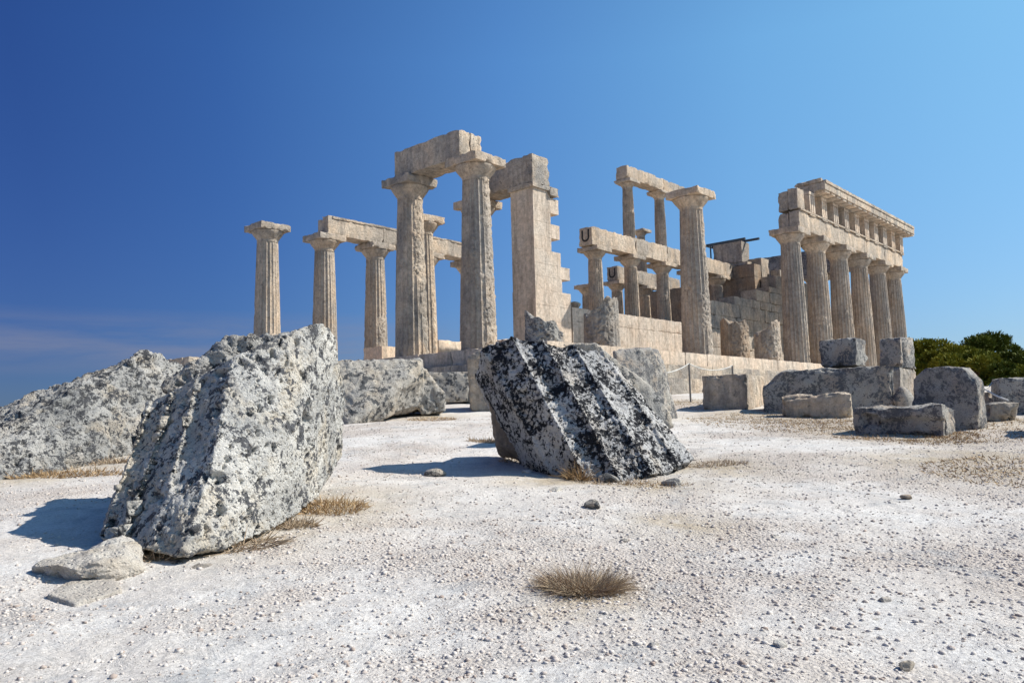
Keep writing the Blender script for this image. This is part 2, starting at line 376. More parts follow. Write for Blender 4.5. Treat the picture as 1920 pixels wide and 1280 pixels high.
# ------------------------------------------------------------------ columns
S_, C_ = 2.561, 2.41
XS = [0]+[C_+S_*i for i in range(10)]+[2*C_+9*S_]
W_ = 12.744
def shaft_mesh(cx, cy, r0, r1, z0, z1, dmg=None, seed=0, mat=M_ST, top=None, nz=110, fl=20, fd=0.042, joints=(), lean=(0, 0)):
    """fluted Doric shaft; dmg(theta, z) 0..1 = how far the surface is eroded; top(theta, x, y) = broken top height"""
    na = fl*8; th = np.arange(na)/na*2*math.pi; T = np.linspace(0, 1, nz+1)
    TH, TT = np.meshgrid(th, T)
    ztop = z1 if top is None else top(TH)
    Z = z0+TT*(ztop-z0); k = (Z-z0)/(z1-z0) if top is None else (Z-z0)/(4.72)
    R = r0+(r1-r0)*k+0.012*np.sin(np.pi*np.clip(k, 0, 1))
    ph = (TH*fl/(2*math.pi)) % 1.0; flute = np.sqrt(np.clip(1-(2*ph-1)**2, 0, 1))
    Rf = R-fd*(R/r0)*flute
    P0 = np.stack([(cx+R*np.cos(TH)).ravel(), (cy+R*np.sin(TH)).ravel(), Z.ravel()], 1)
    dm = np.zeros(P0.shape[0]) if dmg is None else np.clip(dmg(TH.ravel(), Z.ravel(), P0), 0, 1)
    base = fbm(P0, 0.5, 4, seed+3); dm = np.maximum(dm, sst(0.75, 1.05, base+0.25*fbm(P0, 0.15, 2, seed+8))*0.9)
    f1, rid = worley(P0+0.04*np.stack([vn(P0/0.06, 1), vn(P0/0.06, 2), vn(P0/0.06, 3)], 1), 0.105, seed+5)
    ro = R.ravel()*0.965-0.020*fbm(P0, 0.12, 4, seed+9, 0.65)-0.046*(1-sst(0.12, 0.5, f1))*(rid > 0.3)
    rr = Rf.ravel()*(1-dm)+ro*dm+0.004*fbm(P0, 0.2, 3, seed+2)
    for zj in joints: rr = rr-0.012*np.exp(-((Z.ravel()-zj)/0.016)**2)
    ang = TH.ravel(); kz = (Z.ravel()-z0)
    V = np.stack([cx+rr*np.cos(ang)+lean[0]*kz, cy+rr*np.sin(ang)+lean[1]*kz, Z.ravel()], 1)
    i = np.arange((nz+1)*na).reshape(nz+1, na); j = np.roll(i, -1, 1)
    q = np.stack([i[:-1], j[:-1], j[1:], i[1:]], -1).reshape(-1, 4)
    # cap: rings shrinking to the axis
    Vt = [V]; prev = i[-1]; n0 = len(V); rim = V[i[-1]]; c = rim.mean(0)
    for f in (0.75, 0.5, 0.25, 0.04):
        ring = c+(rim-c)*f; ring[:, 2] = rim[:, 2]*f+(1-f)*c[2]
        if top is not None: ring[:, 2] += 0.05*fbm(ring, 0.2, 3, seed)
        Vt.append(ring); cur = np.arange(n0, n0+na); n0 += na
        q = np.concatenate([q, np.stack([prev, np.roll(prev, -1), np.roll(cur, -1), cur], -1)]); prev = cur
    return mesh_from('shaft', np.concatenate(Vt), q, mat, True)
def capital_parts(par, cx, cy, zt, w, th, eh, rn, re, seed=0, mat=M_ST, notch=None):
    """echinus (lathe) under a square abacus slab"""
    na, prof = 72, [(rn*0.985, -eh-0.10), (rn, -eh-0.06), (rn*1.0, -eh-0.02), (rn*1.05, -eh+0.01), (rn*1.10, -eh*0.90), (rn+(re-rn)*0.38, -eh*0.70), (rn+(re-rn)*0.66, -eh*0.48), (rn+(re-rn)*0.88, -eh*0.26), (re*0.995, -eh*0.12), (re, -eh*0.05), (re*0.97, 0.0)]
    zb = zt-th; V = []
    for r, z in prof:
        t = np.arange(na)/na*2*math.pi; V.append(np.stack([cx+r*np.cos(t), cy+r*np.sin(t), np.full(na, zb+z)], 1))
    V = np.concatenate(V); n = np.stack([V[:, 0]-cx, V[:, 1]-cy, 0*V[:, 0]], 1)
    V = V+n*(0.03*fbm(V, 0.25, 4, seed+50))[:, None]
    k = len(prof); i = np.arange(k*na).reshape(k, na); j = np.roll(i, -1, 1)
    q = np.stack([i[:-1], j[:-1], j[1:], i[1:]], -1).reshape(-1, 4)
    e = link('capital', mesh_from('capital', V, q, mat, True), par)
    b_ = MB(); b_.box(cx-w/2, cx+w/2, cy-w/2, cy+w/2, zb, zt, seg=0.05, rough=0.007, wear=0.024, s=seed, broken=notch)
    link('abacus', b_.mesh('abacus', mat), e)
def column(cx, cy, label, group='Doric columns of the temple', H=5.27, z0=0.0, dmg=None, seed=0, mat=M_ST, joints=(), w=1.17, r0=0.487, r1=0.365, th=0.24, eh=0.29, re=0.56, nz=110, lean=(0, 0), notch=None, name='doric_column'):
    t = empty(name, (cx, cy, z0)); tag(t, label, 'column', group)
    zt = z0+H; link('shaft', shaft_mesh(cx, cy, r0, r1, z0, zt-th-eh-0.04, dmg, seed, mat, nz=nz, joints=joints, lean=lean), t)
    capital_parts(t, cx+lean[0]*H, cy+lean[1]*H, zt, w, th, eh, r1, re, seed, mat, notch); return t
def wrap(a): return (a+math.pi) % (2*math.pi)-math.pi
def dmg_arc(a0, half, z0=0, z1=9, soft=0.25, amp=0.5, s=0):
    a0 = math.radians(a0); half = math.radians(half)
    def f(th, z, P):
        n = fbm(P, 0.5, 4, 60+s)*amp*0.5; d = np.abs(wrap(th-a0))-half+n*0.6
        return (1-sst(-soft, soft*0.2, d))*sst(z0-0.25, z0+0.05, z+0.25*n)*(1-sst(z1-0.1, z1+0.2, z+0.3*n))
    return f
def dmax(*fs): return lambda th, z, P: np.maximum.reduce([f(th, z, P) for f in fs])

# camera side is about azimuth -138 deg, the sunlit flank about -90..-40
ROW = 'columns of the near front row and corner'
column(0.03, 2.27, 'tall front column with pitted sunlit side, under the right end of the highest beam', H=5.19, dmg=dmax(dmg_arc(-62, 48, 0, 4.7, 0.3, 1.2, 1), dmg_arc(-150, 14, 1.5, 3.0, .3, 1, 7)), seed=1, nz=170)
column(-0.02, 4.92, 'tall scarred front column under the left end of the highest lintel beam', H=5.19, dmg=dmax(dmg_arc(-98, 20, 1.9, 4.55, 0.25, .9, 2), dmg_arc(-40, 50, 0, 4.7, .3, .5, 5)), seed=2, nz=170, mat=M_ST2)
column(XS[3], 0.0, 'lone tall flank column with bare abacus, left of the frieze row, right side crumbling', dmg=dmax(dmg_arc(-70, 26, 0, 4.5, .25, .8, 3), dmg_arc(-112, 24, 0.9, 1.9, .2, .9, 6)), seed=3, nz=170)
column(0.0, W_, 'solitary fluted column on the far left corner carrying only its square abacus', dmg=dmg_arc(-120, 38, 0, 1.25, .1, .3, 4), seed=4, joints=(3.35,))
FARL = ['slim column under the left end of the far lintel', 'column under the far lintel rising behind the square pinkish stub pier', 'column under the far lintel mostly hidden behind the reddish scarred front column', 'column under the right end of the far lintel, hidden behind the pitted front column']
for k in range(4):
    column(XS[k+1]-0.15*(k == 1), W_, FARL[k], dmg=[dmg_arc(-90, 30, 0, 1.5, .1, .3, 9), dmg_arc(-90, 28, 1.2, 2.3, .2, .6, 10), None, None][k], seed=10+k, joints=((4.0, 1.3), (), (), ())[k])
NEARL = ['first', 'second', 'third', 'fourth', 'fifth', 'rearmost']
for k in range(6):
    column(XS[6+k], 0.0, ['column at the near left end of the row that carries the triglyph frieze', 'second column from the left under the triglyph frieze', 'third column from the left under the triglyph frieze', 'third column from the right under the triglyph frieze', 'second column from the right under the triglyph frieze', 'rearmost column at the right end of the row under the triglyph frieze'][k], dmg=dmg_arc(-66, 10, 0, 1.8, .2, .8, 20+k) if k < 2 else None, seed=20+k, w=1.19)
IN = 'columns standing in the temple porch'
column(2.98, 5.1, 'porch column hidden behind the pitted front column, its abacus showing on both sides', group=IN, H=5.13, seed=31, r0=0.48, r1=0.36, w=1.12)
column(2.98, 7.8, 'porch column half hidden behind the reddish scarred front column, bare abacus to its right', group=IN, H=5.13, seed=32, r0=0.48, r1=0.36, w=1.12, dmg=dmg_arc(-60, 25, 0, 2.6, .2, .8, 5))

# broken stumps
def stump(cx, cy, top, label, seed, mat, dmg=None, r0=0.487):
    me = shaft_mesh(cx, cy, r0, 0.365, 0.0, 1.3, dmg, seed, mat, top=top, nz=44, fd=0.03); me.name = 'column_stump'
    o = link('column_stump', me); return tag(o, label, 'column stump', 'broken column stumps on the steps')
def tp(h0, h1, a, s=0, pk=0.12):
    a = math.radians(a)
    return lambda th: h0+(h1-h0)*(0.5+0.5*np.cos(th-a))+pk*np.sin(3*th+s)*0.6+pk*0.5*np.sin(7*th+2*s)
stump(0.0, 0.0, tp(0.25, 0.75, 140, 1, .1), 'dark pointed column stump peeping over the lichen-black fluted drum', 41, M_DK, dmg_arc(-138, 180))
stump(XS[1], 0.0, tp(0.85, 1.35, -60, 2), 'broken black-stained column stump before the low wall, just right of the stepped pier', 42, M_ST2, dmg_arc(-160, 70))
stump(XS[4], 0.0, tp(1.15, 1.3, 120, .5), 'squat orange-brown column stump nearer the lone flank column', 43, M_OR, dmg_arc(-70, 100))
stump(XS[5], 0.0, tp(0.95, 1.45, -60, 2.5), 'grey column stump with peaked right edge beside the frieze row', 44, M_ST2, dmg_arc(-130, 60))

# ------------------------------------------------------------------ platform
plat = empty('temple_platform', (14, 6, -1.2)); tag(plat, 'stepped limestone platform carrying the ruined temple', 'platform')
HX = XS[-1]
for lvl, (off, zt, zb) in enumerate(((0.58, 0.0, -0.42), (0.93, -0.42, -0.82), (1.28, -0.82, -1.5))):
    b_ = MB(); x0, x1, y0, y1 = -off, HX+off, -off, W_+off
    b_.box(x0+0.7, x1-0.01, y0+0.7, y1-0.01, zb+0.02, zt-0.004, seg=3.0, rough=0.0, wear=0)
    x = x0; k = 0
    while x < x1-0.05:
        L_ = min(1.27+0.03*math.sin(k*3.1), x1-x); b_.box(x+0.002, x+L_-0.002, y0+0.01*math.sin(k*5+lvl), y0+0.71, zb+0.003, zt-0.003, seg=0.1, rough=0.010, wear=0.010, s=k+lvl*30); x += L_; k += 1
    y = y0+0.712
    while y < y1-0.05:
        L_ = min(1.29, y1-y); b_.box(x0+0.01*math.sin(k*5), x0+0.71, y+0.004, y+L_-0.004, zb+0.003, zt-0.003, seg=0.12, rough=0.014, wear=0.02, s=k); y += L_; k += 1
    link('step', b_.mesh('step', M_RE if lvl == 0 else M_ST2), plat)

# ------------------------------------------------------------------ beams
def beam(name, boxes, label, cat, mat=M_ST, group=None, seg=0.11, wear=0.03, rough=0.02):
    b_ = MB()
    for k, bx_ in enumerate(boxes): b_.box(*bx_, seg=seg, rough=rough, wear=wear, s=k+len(name))
    return tag(link(name, b_.mesh(name, mat)), label, cat, group)
AR = 'architrave beams lying on the columns'
beam('architrave_beam', [(-0.42, -0.01, 2.42, 5.12, 5.20, 5.98), (0.01, 0.42, 2.40, 5.1, 5.20, 5.96)], 'highest lintel beam spanning the two tall front columns, made of two slabs side by side', 'lintel beam', M_ST2, AR)
beam('architrave_beam', [(2.58, 3.38, 2.42, 5.15, 5.135, 6.0)], 'short lintel beam resting on the stepped pier and reaching behind the pitted front column', 'lintel beam', M_ST2, AR)
beam('architrave_beam', [(2.3, 4.95, W_-0.38, W_+0.0, 5.275, 6.0), (2.4, 4.95, W_+0.02, W_+0.4, 5.275, 5.95), (4.958, 7.45, W_-0.38, W_+0.38, 5.275, 6.0), (7.458, 10.4, W_-0.38, W_+0.38, 5.275, 6.0), (2.5, 10.4, W_-0.42, W_-0.36, 5.9, 5.99)], 'long lintel beam over the row of four columns on the far left', 'lintel beam', M_ST, AR)
bx = [(XS[6]-0.0, XS[6]+S_/1.0-0.006, -0.42, 0.0, 5.275, 6.0)]
for k in range(1, 5): bx.append((XS[6+k]+0.006, XS[7+k]-0.006 if k < 4 else HX+0.42, -0.42, 0.0, 5.275, 6.0))
for k in range(0, 5): bx.append((XS[6+k]+0.03, XS[7+k]-0.006 if k < 4 else HX+0.42, 0.02, 0.44, 5.275, 5.97))
ar = beam('architrave_beam', bx, 'long lintel beam on the right-hand row of six columns, under the triglyphs', 'lintel beam', M_ST, AR)
b_ = MB(); b_.box(XS[6]+0.05, HX+0.47, -0.485, -0.40, 6.005, 6.075, seg=0.12, rough=0.006, wear=0.008); link('taenia', b_.mesh('taenia', M_ST), ar)
fr = empty('triglyph_frieze', (XS[6]+6, 0, 6.08)); tag(fr, 'frieze of upright triglyph blocks with recessed panels coloured brown for shade above the right-hand lintel', 'frieze')
b_ = MB(); b_.box(XS[6]+0.05, XS[6]+0.72, -0.38, 0.02, 6.08, 6.93, seg=0.1, rough=0.02, wear=0.03); link('end_block', b_.mesh('end_block', M_ST2), fr)
b_ = MB(); b_.box(XS[6]+0.1, XS[6]+0.9, 0.04, 0.44, 6.08, 6.86, seg=0.1, rough=0.02, wear=0.03); link('end_block', b_.mesh('end_block', M_ST2), fr)
tx = [XS[6]+S_/2*k for k in range(1, 10)]; tx.append(HX+0.2)
for k, x in enumerate(tx):
    b_ = MB(); b_.box(x-0.27, x+0.27, -0.43, 0.1, 6.08, 6.80, seg=0.14, rough=0.006, wear=0.008)
    for u in (-0.2, 0.0, 0.2): b_.box(x+u-0.062, x+u+0.062, -0.475, -0.428, 6.09, 6.78, seg=0.07, rough=0.004, wear=0.006)
    b_.box(x-0.28, x+0.28, -0.48, 0.1, 6.803, 6.93, seg=0.14, rough=0.006, wear=0.008)
    t_ = link('triglyph', b_.mesh('triglyph', M_RE), fr)
    b_ = MB(); b_.box(x-0.27, x+0.27, -0.475, -0.44, 5.945, 6.002, seg=0.14, rough=0.003, wear=0.004)
    link('regula', b_.mesh('regula', M_ST), ar)
    if k < 9:
        xn = tx[k+1]; b_ = MB(); b_.box(x+0.272, xn-0.272, -0.20, 0.1, 6.08, 6.92, seg=0.14, rough=0.008, wear=0.006)
        link('metope', b_.mesh('metope', M_OR), fr)  # darker brown stone puts the cornice shade into the panel colour
co = empty('cornice', (22, 0, 6.93)); tag(co, 'projecting cornice running along the top of the frieze on the right', 'cornice')
b_ = MB(); x = 16.75; k = 0
while x < 28.75:
    L_ = min(1.27, 28.8-x); b_.box(x+0.004, x+L_-0.004, -0.92, 0.35, 7.03, 7.34, seg=0.1, rough=0.006, wear=0.014, s=k); x += L_; k += 1
b_.box(16.75, 28.75, -0.5, 0.35, 6.935, 7.027, seg=0.2, rough=0.005, wear=0.01)
b_.box(16.8, 28.7, -0.96, -0.80, 7.30, 7.42, seg=0.1, rough=0.006, wear=0.012)
b_.box(16.72, 18.0, -0.8, 0.3, 7.345, 7.5, seg=0.1, rough=0.03, wear=0.05)
link('cornice_slab', b_.mesh('cornice_slab', M_ST2), co)
x = 16.9
while x < 28.5:
    b_ = MB(); b_.box(x, x+0.46, -0.87, -0.50, 6.955, 7.035, seg=0.12, rough=0.004, wear=0.006); link('mutule', b_.mesh('mutule', M_RE), co); x += 0.64

# ------------------------------------------------------------------ cella walls
wl = empty('ruined_cella_wall', (2.6, 2.9, 0)); tag(wl, 'ruined temple wall with tall stepped end pier, running low to the right', 'wall')
b_ = MB(); Y0, Y1 = 2.45, 3.36; X0 = 2.6
st = [(0.0, 0.45, 4.3), (0.45, 0.95, 4.25), (0.95, 1.5, 4.25), (1.5, 1.95, 4.27), (1.95, 2.36, 3.86), (2.36, 2.74, 4.26), (2.74, 3.16, 3.83), (3.16, 3.57, 3.40), (3.57, 4.0, 3.82), (4.0, 4.34, 3.40), (4.34, 4.80, 3.80), (4.80, 5.13, 3.4)]
for k, (za, zb, xe) in enumerate(st):
    b_.box(X0+0.0015*(k % 2), xe, Y0+0.0012*(k % 3), Y1 if k < 4 else Y1-0.02, za+0.0008, zb-0.0008, seg=0.09, rough=0.003, wear=0.003, s=k)
link('end_pier', b_.mesh('end_pier', M_RE), wl)
b_ = MB(); b_.box(X0-0.07, 3.5, Y0-0.07, Y1+0.05, 4.99, 5.13, seg=0.07, rough=0.01, wear=0.02); b_.box(3.3, 3.75, Y0-0.1, Y1-0.2, 4.85, 5.12, seg=0.07, rough=0.04, wear=0.06); link('pier_capital', b_.mesh('pier_capital', M_ST2), wl)
b_ = MB(); x = 4.36; k = 0
while x < 12.4:
    L_ = 1.5; b_.box(x+0.0015, x+L_-0.0015, Y0+0.03+0.004*(k % 2), Y1-0.1, 0.0, 1.12, seg=0.09, rough=0.006, wear=0.006, s=k+70)
    b_.box(x-0.5*(k > 0)+0.0015, x+L_-0.5-0.0015, Y0+0.034, Y1-0.1, 1.123, 1.56, seg=0.09, rough=0.006, wear=0.02, s=k+90); x += L_; k += 1
link('low_wall', b_.mesh('low_wall', M_RE), wl)
wl2 = empty('ruined_cella_wall', (16, 2.9, 0)); tag(wl2, 'shaded grey block wall stepping upward behind the two stumps and the frieze row', 'wall')
b_ = MB(); k = 0
for zi, (za, zb, xa) in enumerate(((0, 0.75, 12.45), (0.75, 1.5, 12.5), (1.5, 2.05, 12.9), (2.05, 2.6, 13.2), (2.6, 2.95, 15.2), (2.95, 3.45, 17.3), (3.45, 3.7, 18.6), (3.7, 4.3, 19.4))):
    x = xa
    while x < 23.5:
        L_ = 1.1 if (k % 2) else 1.35; L_ = min(L_, 24-x); b_.box(x+0.005, x+L_-0.005, 2.45+0.012*((k*7) % 3), 3.2, za+0.002, zb-0.002, seg=0.12, rough=0.02, wear=0.02, s=k); x += L_; k += 1
link('wall_course', b_.mesh('wall_course', M_ST2), wl2)
def wall(boxes, label, mat=M_ST, name='ruined_wall', cat='wall', group=None, wear=0.02, rough=0.015):
    return beam(name, boxes, label, cat, mat, group, 0.12, wear, rough)
wall([(2.62, 3.3, 9.62, 10.66, 0, 0.84)], 'square pinkish stub pier half lit, in front of the far lintel columns', M_RE, 'pier_stub', 'pier')
wall([(5.6, 7.0, 9.9, 10.6, 0, 1.25), (7.02, 8.3, 9.9, 10.6, 0, 1.05), (8.32, 11.4, 9.9, 10.6, 0, 1.15), (9.4, 10.4, 9.9, 10.6, 1.152, 1.5)], 'low far wall remnant seen between the two tall front columns', M_RE, wear=0.08, rough=0.05)
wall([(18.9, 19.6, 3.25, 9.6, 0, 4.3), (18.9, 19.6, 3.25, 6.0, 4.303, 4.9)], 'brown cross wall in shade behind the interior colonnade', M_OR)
wall([(19.2, 20.0, 3.95, 5.4, 5.13, 6.1), (19.2, 20.0, 3.7, 5.6, 4.96, 5.12)], 'grey block sitting on the end of the interior beam under the metal tubes', M_ST2, 'stone_block', 'stone block')
wall([(19.8, 20.6, 3.3, 4.4, 4.3, 5.3), (20.5, 21.3, 2.75, 3.2, 4.3, 4.75), (21.5, 22.4, 2.7, 3.2, 4.3, 5.4)], 'stepped blocks of the rear porch wall rising toward the frieze row', M_ST2)
wall([(25.2, 26.1, -0.2, 8.2, 5.1, 6.35)], 'dark rear lintel beam crossing behind the frieze row', M_DK, 'architrave_beam', 'lintel beam', AR)
column(25.6, 3.0, 'rear porch column hidden behind the frieze row', group='columns of the rear porch', H=5.08, seed=51)
column(25.6, 5.4, 'rear porch column behind the brown cross wall', group='columns of the rear porch', H=5.08, seed=52)

# ------------------------------------------------------------------ interior colonnades
IC = 'slender interior columns, lower storey'
IX = [8.56+2.33*k for k in range(5)]
kw = dict(r0=0.315, r1=0.25, th=0.17, eh=0.22, re=0.41, w=0.92, nz=60, mat=M_ST)
labs = ['slender interior column at the left end of the two-storey colonnade', 'slender lower interior column beneath the left upper column', 'slender lower interior column beneath the right upper column', 'slender interior column hidden behind the lone flank column', 'slender interior column just right of the lone flank column']
for k in range(5): column(IX[k], 4.6, labs[k], IC, H=4.35, seed=60+k, name='interior_column', **kw)
labs2 = ['far interior column carrying the blackened beam end with a U-shaped groove', 'far interior column seen between the second and third near interior columns', 'far interior column nearly hidden by the lone flank column']
FX = [15.3, 17.6, 19.9]
for k in range(3): column(FX[k], 8.3, labs2[k], 'far row of interior columns', H=4.33, seed=70+k, name='interior_column', **kw)
column(13.05, 8.3, 'shorter far interior column without a beam, behind the leftmost near interior column', 'far row of interior columns', H=3.92, seed=74, name='interior_column', **kw)
def groove_arch(boxes, label, x, y, z, w, h):
    o = beam('interior_beam', boxes, label, 'lintel beam', M_ST, 'beams of the interior colonnades')
    # U-shaped lifting groove on the end face, uncut: near-black strip paints its shade
    pts = [(-w, h), (-w, 0.0)]+[(-w*math.cos(t), -w*math.sin(t)*0.9) for t in np.linspace(0, math.pi, 9)][1:-1]+[(w, 0.0), (w, h)]
    b_ = MB(); V, Fc = [], []
    for (a, b2), (c, d) in zip(pts[:-1], pts[1:]):
        dx, dz = c-a, d-b2; n = math.hypot(dx, dz); ox, oz = -dz/n*0.035, dx/n*0.035; i0 = len(V)
        for xx in (x-0.006, x+0.03):
            V += [(xx, y+a+ox, z+b2+oz), (xx, y+c+ox, z+d+oz), (xx, y+c-ox, z+d-oz), (xx, y+a-ox, z+b2-oz)]
        Fc += [[i0, i0+1, i0+2, i0+3], [i0+7, i0+6, i0+5, i0+4], [i0, i0+4, i0+5, i0+1], [i0+2, i0+6, i0+7, i0+3]]
    g = link('lifting_groove', mesh_from('lifting_groove', V, Fc, M_GROOVE), o); return o
m_, b, p = new_mat('groove_shade_dark'); L(mixc(noise(p, 20), (0.03, 0.03, 0.035), (0.06, 0.055, 0.05)), b.inputs['Base Color']); M_GROOVE = m_  # near-black colour stands for the shade inside the groove
groove_arch([(8.02, 10.9, 4.3, 4.9, 4.36, 5.04), (10.91, 13.2, 4.3, 4.9, 4.36, 5.04), (13.21, 15.5, 4.3, 4.9, 4.36, 5.04), (15.51, 18.88, 4.3, 4.9, 4.36, 5.02), (18.88, 20.1, 4.3, 4.9, 4.45, 5.0)], 'near interior beam with a dark U-shaped groove on its left end, carrying the upper columns', 8.02, 4.6, 4.66, 0.14, 0.28)
groove_arch([(14.95, 16.1, 8.0, 8.6, 4.34, 5.0), (16.6, 18.8, 8.0, 8.6, 4.34, 5.0), (18.81, 20.5, 8.0, 8.6, 4.34, 5.0)], 'far interior beam with blackened grooved end, seen between the near interior columns', 14.95, 8.3, 4.64, 0.15, 0.28)
ku = dict(r0=0.235, r1=0.195, th=0.13, eh=0.15, re=0.30, w=0.76, nz=50, mat=M_ST)
UG = 'small upper-storey interior columns'
column(IX[1], 4.6, 'left small upper-storey column standing on the near interior beam', UG, H=2.32, z0=5.045, seed=81, name='upper_column', **ku)
column(IX[2], 4.6, 'right small upper-storey column standing on the near interior beam', UG, H=2.32, z0=5.045, seed=82, name='upper_column', **ku)
column(17.5, 8.3, 'small far upper column whose flared capital peeps over the near interior beam', UG, H=2.1, z0=5.0, seed=83, name='upper_column', **ku)
beam('upper_beam', [(10.5, 13.2, 4.34, 4.86, 7.37, 7.88), (13.21, 15.2, 4.34, 4.86, 7.37, 7.86)], 'highest interior beam resting on the two small upper columns', 'lintel beam', M_ST)
# metal tubes laid over the grey block
def tube(name, pts, r, mat, parent=None, ns=10):
    V, Fc = [], []; pts = [np.array(p_, float) for p_ in pts]
    for i, p_ in enumerate(pts):
        t = pts[min(i+1, len(pts)-1)]-pts[max(i-1, 0)]; t /= np.linalg.norm(t)
        a = np.cross(t, (0, 0, 1) if abs(t[2]) < 0.9 else (1, 0, 0)); a /= np.linalg.norm(a); c = np.cross(t, a)
        rr = r[i] if isinstance(r, (list, tuple)) else r
        for k in range(ns):
            th = 2*math.pi*k/ns; V.append(p_+rr*(a*math.cos(th)+c*math.sin(th)))
    for i in range(len(pts)-1):
        for k in range(ns):
            k2 = (k+1) % ns; Fc.append([i*ns+k, i*ns+k2, (i+1)*ns+k2, (i+1)*ns+k])
    Fc.append(list(range(ns))[::-1]); Fc.append([(len(pts)-1)*ns+k for k in range(ns)])
    return link(name, mesh_from(name, V, Fc, mat, False), parent)
mt = empty('metal_support', (19.3, 4.7, 6.1)); tag(mt, 'dark steel tubes lying across the top of the grey block', 'metal support')
tube('tube', [(19.2, 3.75, 6.17), (19.2, 5.75, 6.17)], 0.06, M_METAL, mt)
tube('tube', [(19.7, 3.3, 6.17), (19.7, 5.75, 6.17)], 0.06, M_METAL, mt)
tube('tube', [(19.05, 5.72, 6.14), (19.9, 5.72, 6.14)], 0.05, M_METAL, mt)
tube('bracket', [(19.15, 5.5, 5.15), (19.15, 5.5, 6.12)], 0.035, M_METAL, mt)

# ------------------------------------------------------------------ boulders (irregular, voxel-remeshed hulls)
def remesh(me, voxel, smooth=0):
    o = bpy.data.objects.new('tmp', me); COL.objects.link(o)
    md = o.modifiers.new('r', 'REMESH'); md.mode = 'VOXEL'; md.voxel_size = voxel
    if smooth:
        s_ = o.modifiers.new('s', 'SMOOTH'); s_.iterations = smooth; s_.factor = 0.5
    dg = bpy.context.evaluated_depsgraph_get(); r = bpy.data.meshes.new_from_object(o.evaluated_get(dg))
    bpy.data.objects.remove(o); bpy.data.meshes.remove(me); r.materials.clear(); return r
def hull_mesh(sets):
    bm = bmesh.new()
    for pts in sets:
        b2 = bmesh.new()
        for p_ in pts: b2.verts.new([float(c) for c in p_])
        res = bmesh.ops.convex_hull(b2, input=b2.verts)
        bmesh.ops.delete(b2, geom=list({g for g in res['geom_interior'] if isinstance(g, bmesh.types.BMVert)}), context='VERTS')
        bmesh.ops.recalc_face_normals(b2, faces=b2.faces)
        t = bpy.data.meshes.new('t'); b2.to_mesh(t); b2.free(); bm.from_mesh(t); bpy.data.meshes.remove(t)
    me = bpy.data.meshes.new('hull'); bm.to_mesh(me); bm.free(); return me
def get(me):
    co = np.empty(len(me.vertices)*3); me.vertices.foreach_get('co', co)
    n = np.empty(len(me.vertices)*3); me.vertex_normals.foreach_get('vector', n); return co.reshape(-1, 3), n.reshape(-1, 3)
def setco(me, V): me.vertices.foreach_set('co', V.ravel()); me.update()
def rocky(me, big=0.05, bs=0.5, fine=0.012, fs=0.07, pit=0.0, ps=0.1, pd=0.5, seed=0, flute=None):
    V, Nn = get(me); d = big*fbm(V, bs, 3, seed)+fine*fbm(V, fs, 4, seed+20, 0.6)
    if pit:
        for sc, am in ((ps, 1.0), (ps*0.45, 0.55), (ps*2.1, 1.1)):
            Vw = V+0.45*sc*np.stack([vn(V/sc*1.7, 3), vn(V/sc*1.7, 4), vn(V/sc*1.7, 5)], 1)
            f1, rid = worley(Vw, sc, seed+int(sc*1000)); rad = 0.08+0.36*rid**1.5
            d = d-pit*am*(sc/ps)**0.3*(1-sst(rad*0.55, rad, f1))*(rid > pd)
    if flute is not None: d = d+flute(V, Nn)
    setco(me, V+Nn*d[:, None])
    me.polygons.foreach_set('use_smooth', [True]*len(me.polygons)); return me
def boulder(sets, label, mat, voxel=0.02, sm=4, group=None, name='boulder', cat='boulder', **k):
    me = remesh(hull_mesh([[at(*p_) for p_ in s] for s in sets]), voxel, sm); rocky(me, **k); me.materials.append(mat)
    o = link(name, me); return tag(o, label, cat, group)
BG = 'large weathered stones in the foreground'
# pitted block, front left
def flutes1(V, Nn):
    # three worn flutes down the left part of the leaning front face
    d = V-CP; z = d@FW; px = 960+F*(d@RT)/z; py = 640-F*(d@UP)/z
    return 0
r1_ax0, r1_ax1 = at(330, 1035, 4.05), at(430, 690, 5.0)
def flute_along(A, B, side, step, depth, lo, hi, sharp=1.0, front=None):
    ax = (B-A)/np.linalg.norm(B-A); sv = side-ax*(side@ax); sv /= np.linalg.norm(sv)
    def f(V, Nn):
        u = ((V-A)@sv)/step+0.12*vn(V/0.5, 77); ph = u % 1.0
        sc = -depth*np.sqrt(np.clip(1-(2*ph-1)**2, 0, 1))**sharp
        mk = sst(lo-0.2, lo, u)*(1-sst(hi, hi+0.2, u))
        if front is not None: mk = mk*sst(0.1, 0.5, Nn@front)
        return sc*mk
    return f
fr1 = np.cross(r1_ax1-r1_ax0, at(200, 1000, 4.6)-r1_ax0); fr1 /= np.linalg.norm(fr1)
if fr1@(CP-r1_ax0) < 0: fr1 = -fr1
def curve(pts, u):
    pts = np.array(pts, float); x = pts[:, 0]; return np.stack([np.interp(u, x, pts[:, k]) for k in (1, 2, 3)], -1)
